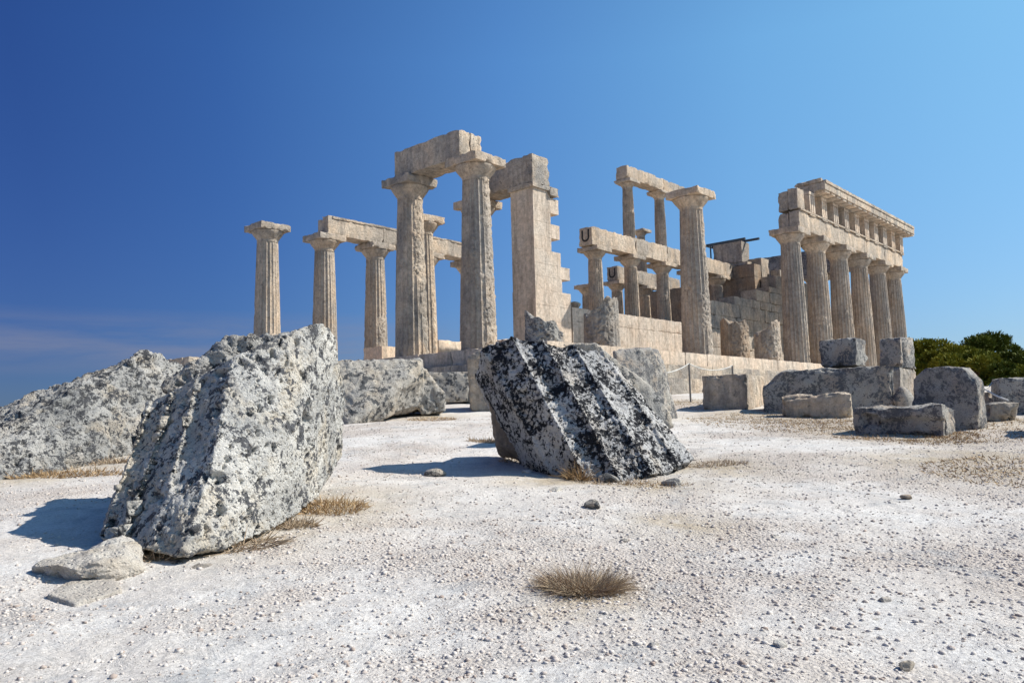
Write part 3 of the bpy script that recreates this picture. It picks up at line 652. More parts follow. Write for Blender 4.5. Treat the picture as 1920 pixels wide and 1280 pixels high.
def grid_rock(top, bot, groove, thick, voxel, win=31, ns=300, nt_=260, belly=0.0, taper=0.9, sm=2, backup=0.0):
    """rock whose front is ruled between an upper and a lower break line, grooved along the rulings, closed at the back"""
    S = np.linspace(0, 1, ns); T = np.linspace(0, 1, nt_)
    k_ = win//2; f = lambda a: np.stack([np.convolve(np.pad(a[:, k], k_, mode='reflect', reflect_type='odd'), np.ones(win)/win, 'valid') for k in range(3)], -1)
    A = np.array([at(*q) for q in f(curve(top, S))]); B = np.array([at(*q) for q in f(curve(bot, S))])
    G = A[:, None]*(1-T)[None, :, None]+B[:, None]*T[None, :, None]
    axm = (B-A).mean(0); axm /= np.linalg.norm(axm); sv = G[-1].mean(0)-G[0].mean(0); nrm = np.cross(axm, sv); nrm /= np.linalg.norm(nrm)
    if nrm@(CP-G.mean((0, 1))) < 0: nrm = -nrm
    SS, TT = np.meshgrid(S, T, indexing='ij')
    G = G-nrm*groove(SS, TT)[..., None]+nrm*(belly*np.sin(np.pi*TT)*np.sin(np.pi*SS))[..., None]
    dv = G.mean((0, 1))-CP; dv[2] = 0; dv /= np.linalg.norm(dv); bd = dv*0.85-nrm*0.25
    back = G+bd*thick; c = back.mean((0, 1)); back = c+(back-c)*taper+np.array([0, 0, backup])
    V = np.concatenate([G.reshape(-1, 3), back.reshape(-1, 3)]); n0 = ns*nt_
    i = np.arange(n0).reshape(ns, nt_)
    q = np.stack([i[:-1, :-1], i[1:, :-1], i[1:, 1:], i[:-1, 1:]], -1).reshape(-1, 4); Fs = [q, q[:, ::-1]+n0]
    for e in (i[0, :], i[-1, ::-1], i[::-1, 0], i[:, -1]): Fs.append(np.stack([e[:-1], e[1:], e[1:]+n0, e[:-1]+n0], -1))
    return remesh(mesh_from('d', V, np.concatenate(Fs)), voxel, sm)
def groove1(S, T):
    e = [0.0, 0.13, 0.30, 0.46]; dp = [0.12, 0.19, 0.15]; g = 0*S
    Sw = S-0.008*np.sin(T*5)
    for k in range(3):
        ph = np.clip((Sw-e[k])/(e[k+1]-e[k]), 0, 1); g += dp[k]*np.sqrt(np.clip(1-(2*ph-1)**2, 0, 1))*(1.0 if k < 2 else (1-0.85*sst(0.45, 0.8, T)))
    return g+0.05*sst(0.8, 1.0, S)**2
me = grid_rock([(0, 283, 750, 5.05), (.13, 334, 728, 5.02), (.30, 378, 700, 5.0), (.46, 428, 672, 5.0), (.6, 480, 652, 5.1), (.72, 540, 628, 5.25), (.86, 600, 604, 5.5), (.93, 630, 616, 5.75), (1, 654, 720, 6.2)],
               [(0, 196, 995, 4.36), (.13, 238, 1012, 4.27), (.30, 280, 1030, 4.15), (.46, 345, 1042, 4.05), (.6, 420, 1024, 4.25), (.72, 500, 1000, 4.6), (.86, 575, 952, 5.2), (.93, 612, 910, 5.8), (1, 648, 850, 6.4)],
               groove1, 0.95, 0.0095, 13, 340, 300, belly=0.05, taper=0.92)
rocky(me, big=0.015, bs=0.4, fine=0.010, fs=0.06, pit=0.042, ps=0.062, pd=0.5, seed=101); me.materials.append(M_B1)
tag(link('boulder', me), 'huge pale pitted limestone block with grooves down its left side, nearest in the left foreground', 'boulder', BG)
boulder([[(300, 728, 5.5), (345, 695, 5.6), (385, 668, 5.7), (440, 638, 5.8), (490, 640, 5.9), (560, 622, 6.0), (420, 730, 5.6), (560, 680, 5.9), (330, 760, 5.5), (360, 700, 6.3), (450, 650, 6.4), (550, 650, 6.4)]],
        'low rough rock ridge rising just behind the top edge of the pitted grooved block', M_B0, voxel=0.014, sm=2, group=BG, big=0.04, bs=0.3, fine=0.03, fs=0.09, pit=0.03, ps=0.07, seed=105)
# rough block, far left
boulder([[(-260, 940, 6.66), (0, 905, 7.38), (80, 893, 7.73), (150, 868, 8.33), (240, 855, 8.81), (330, 850, 9.52), (60, 765, 8.81), (120, 728, 9.28), (180, 700, 9.52), (240, 675, 9.76), (272, 664, 9.88), (300, 672, 10.00), (345, 705, 10.23), (400, 720, 10.47),
          (30, 766, 9.76), (-200, 850, 7.85), (-200, 850, 10.12), (400, 830, 10.95), (300, 690, 10.95), (270, 668, 10.71), (0, 830, 10.71)],
         [(235, 678, 9.52), (262, 657, 9.76), (278, 660, 9.76), (290, 690, 9.76), (240, 690, 10.00), (270, 664, 10.12)]],
        'broad rough grey boulder sloping up from the left edge of the picture', M_B0, voxel=0.02, sm=2, group=BG,
        big=0.035, bs=0.5, fine=0.035, fs=0.10, pit=0.032, ps=0.07, pd=0.3, seed=111)
# fluted drum, centre
def curve0(pts, u):
    pts = np.array(pts, float); x = np.linspace(0, 1, len(pts)); return np.stack([np.interp(u, x, pts[:, k]) for k in range(3)], -1)
def drum():
    # fluted face: top break line and bottom break line (bearing, height, distance) joined by the flutes
    ns, nt_ = 330, 300; S = np.linspace(0, 1, ns); T = np.linspace(0, 1, nt_)
    top = curve0([(890, 700, 7.95), (900, 645, 7.75), (955, 622, 7.6), (1010, 626, 7.55), (1065, 640, 7.6), (1120, 647, 7.75), (1150, 668, 8.05)], S)
    bot = curve0([(985, 862, 7.45), (1030, 882, 6.95), (1095, 893, 6.65), (1160, 902, 6.55), (1215, 886, 6.65), (1262, 872, 6.9), (1303, 850, 7.35)], S)
    sm = lambda a: np.stack([np.convolve(np.pad(a[:, k], 20, mode='reflect', reflect_type='odd'), np.ones(41)/41, 'valid') for k in range(3)], -1)
    top, bot = sm(top), sm(bot)
    w3 = lambda a: np.array([at(*q) for q in a])
    A, B = w3(top), w3(bot)
    G = A[:, None]*(1-T)[None, :, None]+B[:, None]*T[None, :, None]
    axm = (B-A).mean(0); axm /= np.linalg.norm(axm); sv = (G[-1].mean(0)-G[0].mean(0)); nrm = np.cross(axm, sv); nrm /= np.linalg.norm(nrm)
    if nrm@(CP-G.mean((0, 1))) < 0: nrm = -nrm
    ph = (S*5.6+0.1) % 1.0; fl = 0.095*np.sqrt(np.clip(1-(2*ph-1)**2, 0, 1))*(0.75+0.25*S)
    G = G-nrm*fl[:, None, None]
    back = G-nrm*0.62+np.array([0, 0, 0.0]); c = back.mean((0, 1)); back = c+(back-c)*0.88
    V = np.concatenate([G.reshape(-1, 3), back.reshape(-1, 3)]); n0 = ns*nt_
    i = np.arange(n0).reshape(ns, nt_)
    q = np.stack([i[:-1, :-1], i[1:, :-1], i[1:, 1:], i[:-1, 1:]], -1).reshape(-1, 4); Fs = [q, q[:, ::-1]+n0]
    for e in (i[0, :], i[-1, ::-1], i[::-1, 0], i[:, -1]): Fs.append(np.stack([e[:-1], e[1:], e[1:]+n0, e[:-1]+n0], -1))
    me = mesh_from('d', V, np.concatenate(Fs)); me = remesh(me, 0.0115, 2)
    rocky(me, big=0.022, bs=0.5, fine=0.013, fs=0.05, pit=0.016, ps=0.05, pd=0.4, seed=131)
    me.materials.append(M_B2); return me
o = link('fallen_column_drum', drum()); tag(o, 'tilted fluted column drum covered in black lichen, lying in the centre foreground', 'column drum', BG)
boulder([[(918, 752, 8.1), (955, 770, 8.1), (985, 860, 7.7), (930, 838, 8.0), (925, 780, 8.7), (980, 780, 8.7), (935, 850, 8.6), (1000, 880, 7.9)]], 'reddish wedge stone propping the raised end of the black-lichened drum', M_OR, voxel=0.02, name='wedge_stone', cat='stone', seed=140)
boulder([[(1055, 645, 9.46), (1118, 642, 9.46), (1148, 664, 9.57), (1235, 745, 9.79), (1262, 800, 9.79), (1200, 800, 9.46), (1120, 760, 9.35), (1120, 650, 10.23), (1240, 760, 10.45), (1255, 800, 10.34), (1080, 790, 9.90)]],
        'leaning grey slab whose long edge shows behind the black-lichened drum', M_B3, voxel=0.022, name='leaning_slab', cat='stone slab', big=0.05, seed=143)
boulder([[(1152, 660, 12.2), (1160, 651, 12.4), (1222, 651, 12.6), (1233, 668, 12.7), (1246, 722, 12.9), (1268, 765, 13.2), (1268, 790, 13.2), (1190, 800, 12.0), (1140, 790, 12.0), (1235, 655, 13.6), (1262, 780, 14.0), (1160, 660, 13.6)]],
        'dark-topped tapering block behind the leaning slab, in front of the low wall', M_DK, voxel=0.03, name='fallen_block', cat='stone block', group='fallen temple blocks', big=0.05, fine=0.015, seed=146)
boulder([[(655, 800, 13.2), (652, 680, 14.10), (700, 674, 14.21), (788, 673, 14.56), (795, 692, 14.56), (710, 697, 14.21), (770, 740, 14.56), (800, 757, 15.03), (700, 790, 13.98), (600, 800, 13.51), (600, 680, 13.98), (790, 676, 15.84), (660, 680, 15.61), (800, 770, 15.73), (640, 780, 15.38)],
         [(780, 676, 15.03), (800, 695, 15.03), (832, 735, 15.14), (835, 772, 15.26), (790, 780, 14.91), (740, 700, 15.26), (830, 740, 16.31), (790, 690, 16.31), (820, 775, 16.31)]],
        'pale broken capital block with flat dark top behind the pitted foreground block', M_B3, voxel=0.028, name='fallen_capital', cat='stone block', group='fallen temple blocks', big=0.05, fine=0.02, seed=150)
boulder([[(880, 672, 16.10), (912, 650, 16.10), (960, 650, 16.23), (960, 770, 16.10), (882, 770, 16.10), (880, 690, 17.08), (950, 660, 17.32), (950, 765, 17.32), (885, 765, 17.08)]],
        'upright grey block half hidden behind the left end of the black-lichened drum', M_ST2, voxel=0.03, name='fallen_block', cat='stone block', group='fallen temple blocks', seed=155)

# ------------------------------------------------------------------ squared fallen blocks
BK = 'fallen temple blocks'
def cutblock(pxL, pxN, pxR, yt, yb, d, rot, label, mat=M_DK, a=None, b=None, wear=0.03, rough=0.02, seg=0.05, name='fallen_block', seed=0, tilt=0.0, mod=None, yoff=0.04, cat='stone block'):
    """block set on its near vertical edge; its two visible faces reach left and right to the given bearings"""
    if d is None: d = ghit(pxN, yb)
    Np = at(pxN, yb, d); Tp = at(pxN, yt, d); h = Tp[2]-Np[2]
    ca, sa = math.cos(math.radians(rot)), math.sin(math.radians(rot))
    vA, vB = np.array([ca, sa, 0]), np.array([-sa, ca, 0])
    def reach(v, px):
        best, bt = 1e9, 0.5
        for t in np.linspace(0.05, 6, 600):
            q = Np+v*t-CP; x = 960+F*(q@RT)/(q@FW)
            if abs(x-px) < best: best, bt = abs(x-px), t
        return bt
    bl = b if b else reach(vB, pxL); al = a if a else reach(vA, pxR)
    V, Fc = box_grid(0, al, 0, bl, -yoff, h, seg=min(seg, 0.035), rough=rough, wear=wear, s=seed)
    V = V+0.008*np.stack([fbm(V, 0.12, 3, 210+seed, .6), fbm(V, 0.12, 3, 230+seed, .6), fbm(V, 0.12, 3, 250+seed, .6)], 1)
    if mod: V = mod(V, al, bl, h)
    if tilt: V[:, 2] += tilt*V[:, 1]
    Wd = Np+V[:, :1]*vA+V[:, 1:2]*vB+V[:, 2:3]*np.array([0, 0, 1]); me = mesh_from(name, Wd, Fc, mat)
    return tag(link(name, me), label, cat, BK if cat == 'stone block' else None)
cutblock(1318, 1402, 1440, 700, 766, None, 12, 'squat block with smooth beige front and crumbled right end, by the rope posts', M_ST2, seed=201, wear=0.04, mod=lambda V, a, b, h: V-np.stack([0*V[:, 0], 0*V[:, 0], 0*V[:, 0]], 1))
def round_left(V, a, b, h):
    k = sst(b-0.5, b, V[:, 1]); V[:, 2] -= 0.25*k**2*(V[:, 2]/h); return V
cutblock(1433, 1680, 1690, 685, 770, None, 24, 'long grey block with rounded left shoulder carrying a smaller dark block', M_DK, seed=202, wear=0.06, rough=0.04, mod=round_left, a=1.0)
def low_ragged(V, a, b, h):
    k = V[:, 2] > 0.5*h; V[k, 2] -= 0.05*np.abs(fbm(V[k], 0.4, 3, 5)); return V
cutblock(1468, 1598, 1604, 734, 780, None, 20, 'low beige-brown slab lying in front of the long grey block', M_ST2, seed=203, wear=0.05, rough=0.03, mod=low_ragged, a=0.7)
cutblock(1537, 1606, 1628, 632, 685, 14.0, 0, 'dark cubic block with lit right face sitting on the long grey block', M_DK, seed=204, wear=0.05, rough=0.03, yoff=0.0)
cutblock(1640, 1690, 1722, 688, 752, 16.0, 0, 'beige lower block supporting the split grey block', M_ST2, seed=205, wear=0.05, rough=0.03, yoff=0.3)
def split(V, a, b, h):
    k = np.exp(-((V[:, 0]-0.32*a)/0.09)**2)*(V[:, 1] < 0.3); V[:, 1] += 0.12*k
    V[:, 2] += 0.06*sst(0, a, V[:, 0])*(V[:, 2] > h*0.5); return V
cutblock(1650, 1690, 1717, 632, 689, 16.1, 0, 'grey block with a deep vertical groove, stacked on the beige block left of the pines', M_DK, seed=206, wear=0.05, rough=0.03, mod=split, yoff=0.0)
def chamfer(V, a, b, h):
    x, y, z = V[:, 0], V[:, 1], V[:, 2]
    k = np.clip((z-h*0.76), 0, 9); V[:, 1] = np.where(y < 0.6*b, y+k*0.85*(1-y/(0.6*b)), y)
    k2 = np.clip((z-h*0.82), 0, 9); V[:, 1] = np.where(y > 0.6*b, V[:, 1]-k2*1.3*((y-0.6*b)/(0.4*b)), V[:, 1]); return V
cutblock(1716, 1836, 1850, 684, 803, None, -2, 'tall grey block with cut-off top corners in front of the pines', M_DK, seed=207, wear=0.03, rough=0.025, mod=chamfer, a=0.42)
def recess(V, a, b, h):
    x, y, z = V[:, 0], V[:, 1], V[:, 2]; k = (x < 0.08)*(y > b*0.70)*(y < b*0.88)*(z > 0.30*h)*(z < 0.78*h); V[:, 0] += 0.10*k
    V[:, 0] += 0.05*(x < 0.1)*(z < 0.55*h)*(y < b*0.66)
    V[:, 2] -= 0.06*(z > 0.5*h)*np.abs(fbm(V, 0.5, 3, 3)); return V
cutblock(1603, 1768, 1798, 757, 814, None, -4, 'long low block with a square recess in its shaded front, nearest on the right', M_DK, seed=208, wear=0.04, rough=0.03, mod=recess, seg=0.035)
cutblock(1876, 1985, 2010, 704, 774, None, 18, 'dark block cut off by the right edge of the picture', M_DK, seed=209, wear=0.03, a=0.8, tilt=0.0)
cutblock(1850, 1912, 1918, 757, 788, None, 25, 'low rubble block at the foot of the dark block on the right edge', M_ST2, seed=210, wear=0.08, rough=0.06, a=0.6)
cutblock(1846, 1862, 1880, 735, 776, 13.2, 10, 'small pale wall remnant under the rope beside the tall cut-cornered block', M_ST, seed=211, wear=0.06, rough=0.04)
boulder([[(1678, 748, 13.4), (1690, 727, 13.4), (1705, 738, 13.5), (1716, 752, 13.5), (1712, 782, 13.4), (1680, 780, 13.4), (1695, 735, 14.0), (1712, 770, 14.0), (1680, 768, 14.0)]], 'small broken grey chunk wedged beside the tall cut-cornered block', M_DK, voxel=0.03, name='stone_chunk', cat='stone', seed=212)
cutblock(310, 352, 392, 668, 705, 15.0, 0, 'flat-topped block peeping out between the two big left boulders', M_ST2, seed=213, wear=0.04, a=1.6, yoff=2.2)
cutblock(770, 800, 884, 697, 752, 18.5, -35, 'low pale step block with a brown underside, left of the upright grey block', M_B3, seed=214, wear=0.04, rough=0.03, b=0.8)
cutblock(1962, 2040, 2060, 740, 815, None, 20, 'block just outside the right edge casting a shadow into view', M_DK, seed=215, a=0.6)
# rubble on the low wall
def stone_mesh(c, r, seed, sq=0.7, n=3, mat=M_PB):
    bm = bmesh.new(); bmesh.ops.create_icosphere(bm, subdivisions=n, radius=1)
    me = bpy.data.meshes.new('stone'); bm.to_mesh(me); bm.free()
    V = np.empty(len(me.vertices)*3); me.vertices.foreach_get('co', V); V = V.reshape(-1, 3)
    rs = np.random.default_rng(seed)
    for _ in range(9):   # faceting planes
        nn = rs.normal(size=3); nn /= np.linalg.norm(nn); dd = rs.uniform(0.55, 0.85); e = V@nn-dd; V = V-np.clip(e, 0, 9)[:, None]*nn
    V = V*(1+0.07*fbm(V, 0.5, 3, seed))[:, None]*np.array([rs.uniform(.8, 1.2), rs.uniform(.8, 1.2), sq])
    a = rs.uniform(0, 6.28); V = np.stack([V[:, 0]*math.cos(a)-V[:, 1]*math.sin(a), V[:, 0]*math.sin(a)+V[:, 1]*math.cos(a), V[:, 2]], 1)
    me.vertices.foreach_set('co', (V*np.array([r, r, r])+np.array(c)).ravel()); me.update(); me.materials.append(mat); return me
tag(link('stone_chunk', stone_mesh((5.0, 2.9, 1.66), 0.28, 5, 0.6, mat=M_ST2)), 'small rubble stone lying on top of the low wall beside the stepped pier', 'stone')
tag(link('stone_chunk', stone_mesh((8.0, 10.2, 1.1), 0.5, 6, 0.6, mat=M_OR)), 'reddish lump on the far wall remnant between the tall front columns', 'stone')

# ------------------------------------------------------------------ rope barrier
def catenary(a, b, sag, n=14):
    a, b = np.array(a), np.array(b); return [a+(b-a)*t+np.array([0, 0, -4*sag*t*(1-t)]) for t in np.linspace(0, 1, n)]
rb = empty('rope_barrier', at(1295, 752, 18.0)); tag(rb, 'white rope slung between thin metal posts before the temple steps', 'rope barrier')
pA, pB, pC = at(1295, 752, 18.0), at(1376, 745, 18.8), at(1205, 757, 16.8)
tops = []
for q, yt, d in ((pA, 681, 18.0), (pB, 687, 18.8), (pC, 690, 16.8)):
    h = at(1295, yt, d)[2]; t_ = np.array([q[0], q[1], h]); tops.append(t_)
    tube('post', [q-np.array([0, 0, 0.1]), t_], 0.022, M_POST, rb, 8)
tube('rope', catenary(tops[0], tops[1], 0.13), 0.012, M_ROPE, rb, 6); tube('rope', catenary(tops[2], tops[0], 0.14), 0.012, M_ROPE, rb, 6)
rb = empty('rope_barrier', at(1862, 775, 13.2)); tag(rb, 'white rope and post between the tall cut-cornered block and the right-edge block', 'rope barrier')
q = at(1863, 775, 13.2); t1 = at(1861, 716, 13.2); tube('post', [q, t1], 0.02, M_POST, rb, 8)
tube('rope', catenary(t1, at(1825, 712, 12.6), 0.12), 0.012, M_ROPE, rb, 6); tube('rope', catenary(at(1845, 728, 12.8), at(1890, 750, 12.2), 0.02), 0.014, M_ROPE, rb, 6)

# ------------------------------------------------------------------ pines
def leaf_mat(name, a, b_):
    m_, b, p = new_mat(name); c = mixc(ramp(noise(p, 0.8, 5, 0.7), (0.35, 0.0), (0.65, 1.0)), a, b_)
    c = mixc(1.0, c, ramp(noise(p, 7, 3, 0.7), (0.3, 0.6), (0.7, 1.35)), 'MULTIPLY'); L(c, b.inputs['Base Color'])
    b.inputs['Roughness'].default_value = 0.75; return m_
M_L1 = leaf_mat('pine_needles', (0.13, 0.145, 0.018), (0.28, 0.26, 0.03)); M_L2 = leaf_mat('dark_pine_needles', (0.06, 0.085, 0.013), (0.14, 0.155, 0.018))
M_BK = simple('pine_bark', (0.12, 0.08, 0.055), 0.9)
def pine(px, d, ztop_px, spread, label, seed, mat, zb=None):
    rs = np.random.default_rng(seed); P = at(px, 780, d); g = float(gz(P[0], P[1])[0]); top = at(px, ztop_px, d)[2]; H = top-g
    t = empty('pine_tree', (P[0], P[1], g)); tag(t, label, 'tree', 'pines behind the temple')
    c0 = np.array([P[0], P[1], g])
    tr = tube('trunk', [c0+np.array([0.1*math.sin(z*2+seed), 0.08*math.cos(z*3), z*H]) for z in np.linspace(-0.02, 0.8, 7)], [0.2, 0.18, 0.16, 0.13, 0.1, 0.07, 0.04], M_BK, t, 9)
    lobes = []
    for k in range(34):
        a = rs.uniform(0, 2*math.pi); rr = spread*math.sqrt(rs.uniform(0.0, 1)); z = H*(0.22+0.70*rs.uniform()**0.8*(1-0.45*(rr/spread)**2))
        s = H*rs.uniform(0.10, 0.19); z = min(z, H-s*0.62); lobes.append((rr*math.cos(a), rr*math.sin(a), z, s))
    lobes.append((0, 0, H*0.86, H*0.16))
    Vs = []
    for (x, y, z, s) in lobes:
        n = int(2000*(s/1.0)**1.6)+400; v = rs.normal(size=(n, 3)); v /= np.linalg.norm(v, axis=1)[:, None]
        c = c0+np.array([x, y, z])+v*(s*rs.uniform(0.72, 1.06, n)*(1+0.22*np.sin(5*v[:, 0]+3*v[:, 1]*2+seed)))[:, None]*np.array([1.15, 1.15, 0.72])
        dirv = v+rs.normal(size=(n, 3))*0.5+np.array([0, 0, 0.5]); dirv /= np.linalg.norm(dirv, axis=1)[:, None]
        sd_ = np.cross(dirv, rs.normal(size=(n, 3))); sd_ /= np.linalg.norm(sd_, axis=1)[:, None]
        ln = rs.uniform(0.08, 0.17, n)[:, None]; wd = rs.uniform(0.018, 0.04, n)[:, None]
        Vs.append(np.stack([c-sd_*wd-dirv*ln*.3, c+sd_*wd-dirv*ln*.3, c+sd_*wd*.7+dirv*ln, c-sd_*wd*.7+dirv*ln], 1).reshape(-1, 3))
        tube('limb', [c0+np.array([0, 0, max(0.1*H, z-0.5*math.hypot(x, y)-0.3)]), c0+np.array([x*.5, y*.5, z-0.25*math.hypot(x, y)-0.1]), c0+np.array([x, y, z])], [0.07, 0.05, 0.02], M_BK, t, 5) if rs.uniform() < 0.25 else None
    V = np.concatenate(Vs); q = np.arange(len(V)).reshape(-1, 4)
    me = mesh_from('crown', V, q, mat); link('crown', me, t)
pine(1690, 46, 628, 2.6, 'light green pine behind the grooved block, leftmost of the pines', 301, M_L1)
pine(1740, 44, 634, 2.5, 'light green pine just right of the grooved block', 302, M_L1)
pine(1795, 41, 645, 2.0, 'low yellow-green pine between the tallest dark pine and the grooved block', 303, M_L1)
pine(1862, 46, 624, 2.2, 'tallest dark rounded pine above the tall cut-cornered block', 304, M_L2)
pine(1835, 40, 655, 2.0, 'mid green pine in front of the tallest dark pine', 305, M_L1)
pine(1930, 42, 656, 2.2, 'dark pine cut off by the right edge', 306, M_L2)
pine(1990, 46, 655, 2.6, 'dark pine just past the right edge', 307, M_L2)
pine(1895, 37, 680, 1.6, 'small dark pine low between the tall cut-cornered block and the right edge block', 308, M_L2)

# ------------------------------------------------------------------ loose stones, pebbles
LS = 'loose stones on the white ground'
STN = [(1143, 905, 0.10, 'wedge-shaped stone at the foot of the black-lichened drum', M_B3), (988, 887, 0.05, 'rounded pale stone left of the grass at the drum', M_PB), (816, 893, 0.09, 'flat grey stone in the drum\'s shadow edge', M_B3), (1043, 921, 0.05, 'small pale stone below the grass at the drum', M_B3),
       (1110, 952, 0.07, 'flat pale stone a little below the drum', M_B3), (380, 1070, 0.07, 'flat grey stone in front of the pitted block', M_ST2), (335, 1062, 0.06, 'knobbly stone among twigs before the pitted block', M_B3), (1170, 1015, 0.035, 'pale stone on open ground below the right end of the drum', M_OR),
       (1455, 1012, 0.05, 'pale stone in the middle of the open right-hand ground', M_B3), (832, 1068, 0.025, 'tiny stone above the lone grass tuft', M_B3), (1225, 1215, 0.04, 'pale stone near the bottom edge', M_PB), (1640, 1170, 0.045, 'pale round stone low on the right', M_PB), (1700, 1255, 0.05, 'white stone at the bottom right', M_PB),
       (1460, 1215, 0.045, 'pale stone at the lower right centre', M_ST2), (1660, 1128, 0.04, 'small stone right of the stone pair', M_ST2), (1700, 935, 0.06, 'flat reddish stone on the right-hand ground', M_ST2), (1260, 912, 0.09, 'dark stone under the low end of the drum', M_DK)]
def ground_hit(px, py):
    r = FW+RT*(px-960)/F+UP*(640-py)/F; lo, hi = 0.5, 40
    for t in np.linspace(1.5, 40, 400):
        q = CP+r*t
        if q[2] < gz(q[0], q[1])[0]:
            return q
    return CP+r*20
for k, (px, py, r, lab, mt_) in enumerate(STN):
    P = ground_hit(px, py); P[2] += r*0.25
    tag(link('stone', stone_mesh(P, r*(0.65 if 4 < k < 16 else 1.0), 400+k, 0.6, 3, M_CR if (6 < k < 15 or k == 3) else mt_)), lab, 'stone', LS)
P = ground_hit(175, 1068); me = stone_mesh((0, 0, 0), 0.25, 434, 0.50, 5, M_CR)
V, Nn = get(me); V = V+Nn*(0.02*fbm(V, 0.1, 4, 3))[:, None]; setco(me, V+P+np.array([0, 0, 0.02])); tag(link('rock_lump', me), 'knobbly cream rock lump in the shadow of the pitted block, lower left', 'rock')
a_, b2_, c_, d_ = [ground_hit(*q) for q in ((88, 1128), (140, 1146), (228, 1118), (210, 1082))]
e_ = ground_hit(120, 1105)
pts = []
for q in (a_, b2_, c_, d_, e_): pts += [q+np.array([0, 0, 0.035]), q-np.array([0, 0, 0.05])]
me = remesh(hull_mesh([pts]), 0.008, 1); rocky(me, big=0.006, bs=0.1, fine=0.002, seed=5); me.materials.append(M_CR); tag(link('flat_stone', me), 'flat bluish-grey slab embedded in the ground at lower left', 'stone slab')
# pebbles: one mesh of thousands
def pebbles(n, rmin, rmax, name, smin, smax, seed, thr):
    rs = np.random.default_rng(seed); bm = bmesh.new(); bmesh.ops.create_icosphere(bm, subdivisions=1, radius=1); me = bpy.data.meshes.new('i'); bm.to_mesh(me); bm.free()
    B = np.array([v.co[:] for v in me.vertices]); Ff = np.array([list(p_.vertices) for p_ in me.polygons])
    m = n*9; r = rmin*(rmax/rmin)**rs.uniform(0, 1, m)**0.8; a = YAW+rs.uniform(-0.66, 0.66, m); x = CP[0]+r*np.cos(a); y = CP[1]+r*np.sin(a)
    dens = grit(x, y); keep = rs.uniform(-1.1, 1.7, m) < dens-thr
    x, y, r = x[keep][:n], y[keep][:n], r[keep][:n]; n = len(x); z = gz(x, y)
    s = smin*(smax/smin)**(rs.uniform(0, 1, n)**3.0)*(0.75+0.25*r/r.max())
    q = B[None]*(1+rs.uniform(-0.28, 0.28, (n, len(B), 1)))*s[:, None, None]*np.stack([rs.uniform(.8, 1.3, n), rs.uniform(.7, 1.1, n), rs.uniform(.45, .8, n)], 1)[:, None]
    an = rs.uniform(0, 6.28, n); c, s2 = np.cos(an)[:, None], np.sin(an)[:, None]
    V = np.stack([q[..., 0]*c-q[..., 1]*s2+x[:, None], q[..., 0]*s2+q[..., 1]*c+y[:, None], q[..., 2]+z[:, None]+s[:, None]*0.15], -1).reshape(-1, 3)
    Fc = (Ff[None]+np.arange(n)[:, None, None]*len(B)).reshape(-1, 3)
    o = bpy.data.objects.new(name, mesh_from(name, V, Fc, M_PB)); COL.objects.link(o)
    return tag(o, 'countless small limestone pebbles strewn over the white ground', 'pebbles', None, 'stuff')
pebbles(70000, 1.9, 15, 'pebbles', 0.0026, 0.016, 5, 0.0)

# ------------------------------------------------------------------ dry grass
def blades(P, n, spread, h, seed, lean=0.6, squash=1.0, wd=0.003, up=0.5):
    rs = np.random.default_rng(seed); V, Fc = [], []
    a = rs.uniform(0, 2*math.pi, n); r = spread*np.sqrt(rs.uniform(0, 1, n)); dv = np.stack([np.cos(a), np.sin(a)], 1)
    base = np.array([P[0], P[1]])+(RH*(dv[:, :1]*r[:, None])+FH*(dv[:, 1:]*r[:, None]*squash))
    z = gz(base[:, 0], base[:, 1])
    for i in range(n):
        b0 = np.array([base[i, 0], base[i, 1], z[i]-0.005]); o_ = rs.normal(size=2)*0.5+(base[i]-P[:2])/max(spread, 1e-3)*lean
        d0 = np.array([o_[0], o_[1], up+rs.uniform(0, 0.9)]); d0 /= np.linalg.norm(d0); ln = h*rs.uniform(0.25, 1.3); s = np.cross(d0, rs.normal(size=3)); s /= np.linalg.norm(s); s *= wd*rs.uniform(.7, 1.4)
        k = len(V); droop = np.array([0, 0, -1])*rs.uniform(0.1, 0.5)
        for t in (0, 0.4, 0.75, 1):
            c = b0+d0*ln*t+droop*ln*t*t; c[2] = max(c[2], z[i]+0.002); ww = (1-t*0.85); V += [c-s*ww, c+s*ww]
        for j in range(3): Fc.append([k+2*j, k+2*j+1, k+2*j+3, k+2*j+2])
    return V, Fc
def tuft(px, py, n, sp, h, label, seed, mat=M_STRAW, squash=0.6, **k):
    P = ground_hit(px, py); V, Fc = blades(P, n, sp, h, seed, squash=squash, **k)
    return tag(link('dry_grass_tuft', mesh_from('dry_grass_tuft', V, np.array(Fc), mat)), label, 'grass tuft', 'tufts of dry grass')
tuft(1095, 1116, 2800, 0.15, 0.15, 'spreading brown dry grass tuft alone on the open foreground', 501, M_STRAW2, squash=0.7, lean=1.3, wd=0.0013, up=0.5)
tuft(1085, 900, 300, 0.10, 0.20, 'golden dry grass clump against the front of the black-lichened drum', 502, wd=0.003)
tuft(1150, 906, 200, 0.3, 0.08, 'thin brown grass fringe along the foot of the drum', 503, M_STRAW2)
tuft(918, 830, 500, 0.28, 0.09, 'brown grass clump in shade under the raised end of the drum', 504, M_STRAW2, wd=0.004)
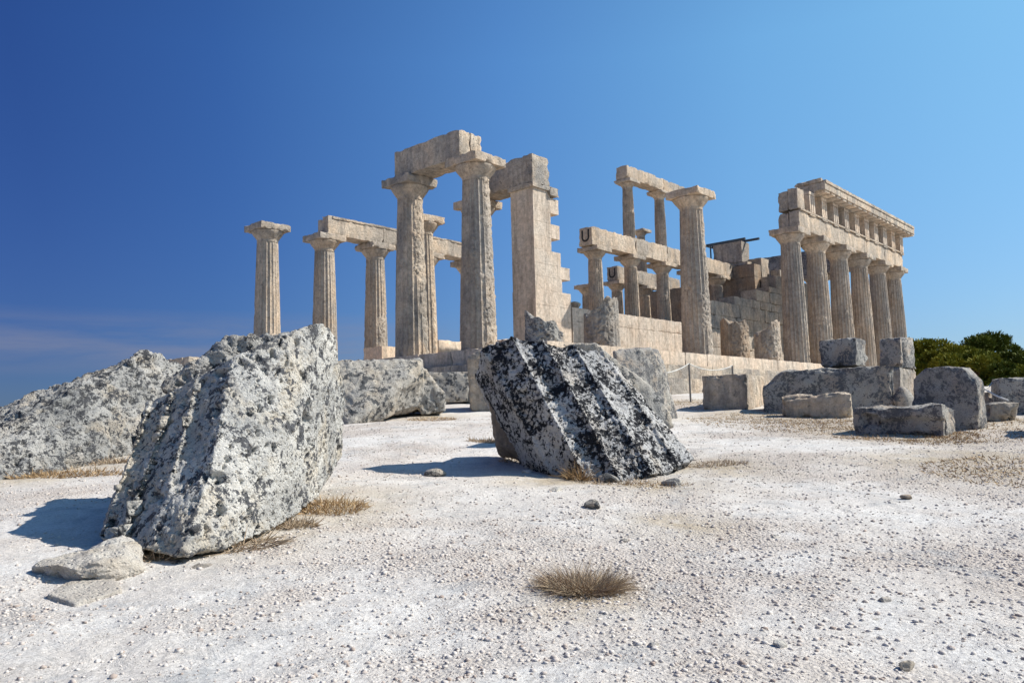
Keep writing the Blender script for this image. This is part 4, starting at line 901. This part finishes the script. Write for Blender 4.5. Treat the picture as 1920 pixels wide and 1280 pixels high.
tuft(970, 865, 200, 0.2, 0.08, 'sparse straw in the shade left of the drum foot', 505)
tuft(618, 952, 800, 0.26, 0.10, 'straw-coloured grass at the lower right corner of the pitted block', 506, squash=1.0)
tuft(545, 990, 500, 0.16, 0.09, 'reddish dry plants beside the pitted block', 507, M_STRAW2)
tuft(450, 1025, 420, 0.24, 0.12, 'tangled twigs below the front edge of the pitted block', 508, M_STRAW2, up=0.15, lean=1.5)
tuft(300, 1053, 320, 0.10, 0.08, 'dark red-brown twigs at the front foot of the pitted block', 509, M_STRAW2, up=0.2)
tuft(120, 892, 900, 0.6, 0.09, 'orange dry grass along the foot of the broad rough boulder', 510, squash=0.3, wd=0.004)
tuft(205, 868, 500, 0.45, 0.10, 'brown twigs in the hollow under the broad rough boulder', 511, M_STRAW2, squash=0.3, wd=0.004)
tuft(1345, 872, 600, 0.28, 0.05, 'flat greenish-brown grass patch right of the drum', 512, M_STRAW2, squash=0.7, wd=0.003)
tuft(1230, 912, 260, 0.3, 0.05, 'dead grass in front of the low end of the drum', 513, squash=0.6)
def patchgrass(px, py, d, n, sp, label, seed):
    P = at(px, py, ghit(px, py) or d); V, Fc = blades(P, n*3, sp*1.1, 0.05, seed, squash=1.2, wd=0.0045, up=0.4); return V, Fc
V_, F_ = [], []
for k, (px, py, d, n, sp) in enumerate(((1290, 755, 20, 900, 1.6), (1480, 785, 15.5, 1200, 1.4), (1560, 795, 14, 700, 1.0), (1700, 820, 11.6, 500, .7), (1870, 800, 14, 1200, 1.3), (1905, 885, 8.8, 500, .6), (1780, 812, 11.8, 300, .3), (810, 785, 12.6, 300, .4))):
    v, f = patchgrass(px, py, d, n, sp, '', 600+k); F_ += [[a+len(V_) for a in q] for q in f]; V_ += v
o = bpy.data.objects.new('dry_grass', mesh_from('dry_grass', V_, np.array(F_), M_STRAW)); COL.objects.link(o)
tag(o, 'short straw-coloured dead grass in patches around the right-hand blocks', 'grass', None, 'stuff')
for o in list(bpy.data.objects):
    if '_w' in o: del o['_w']
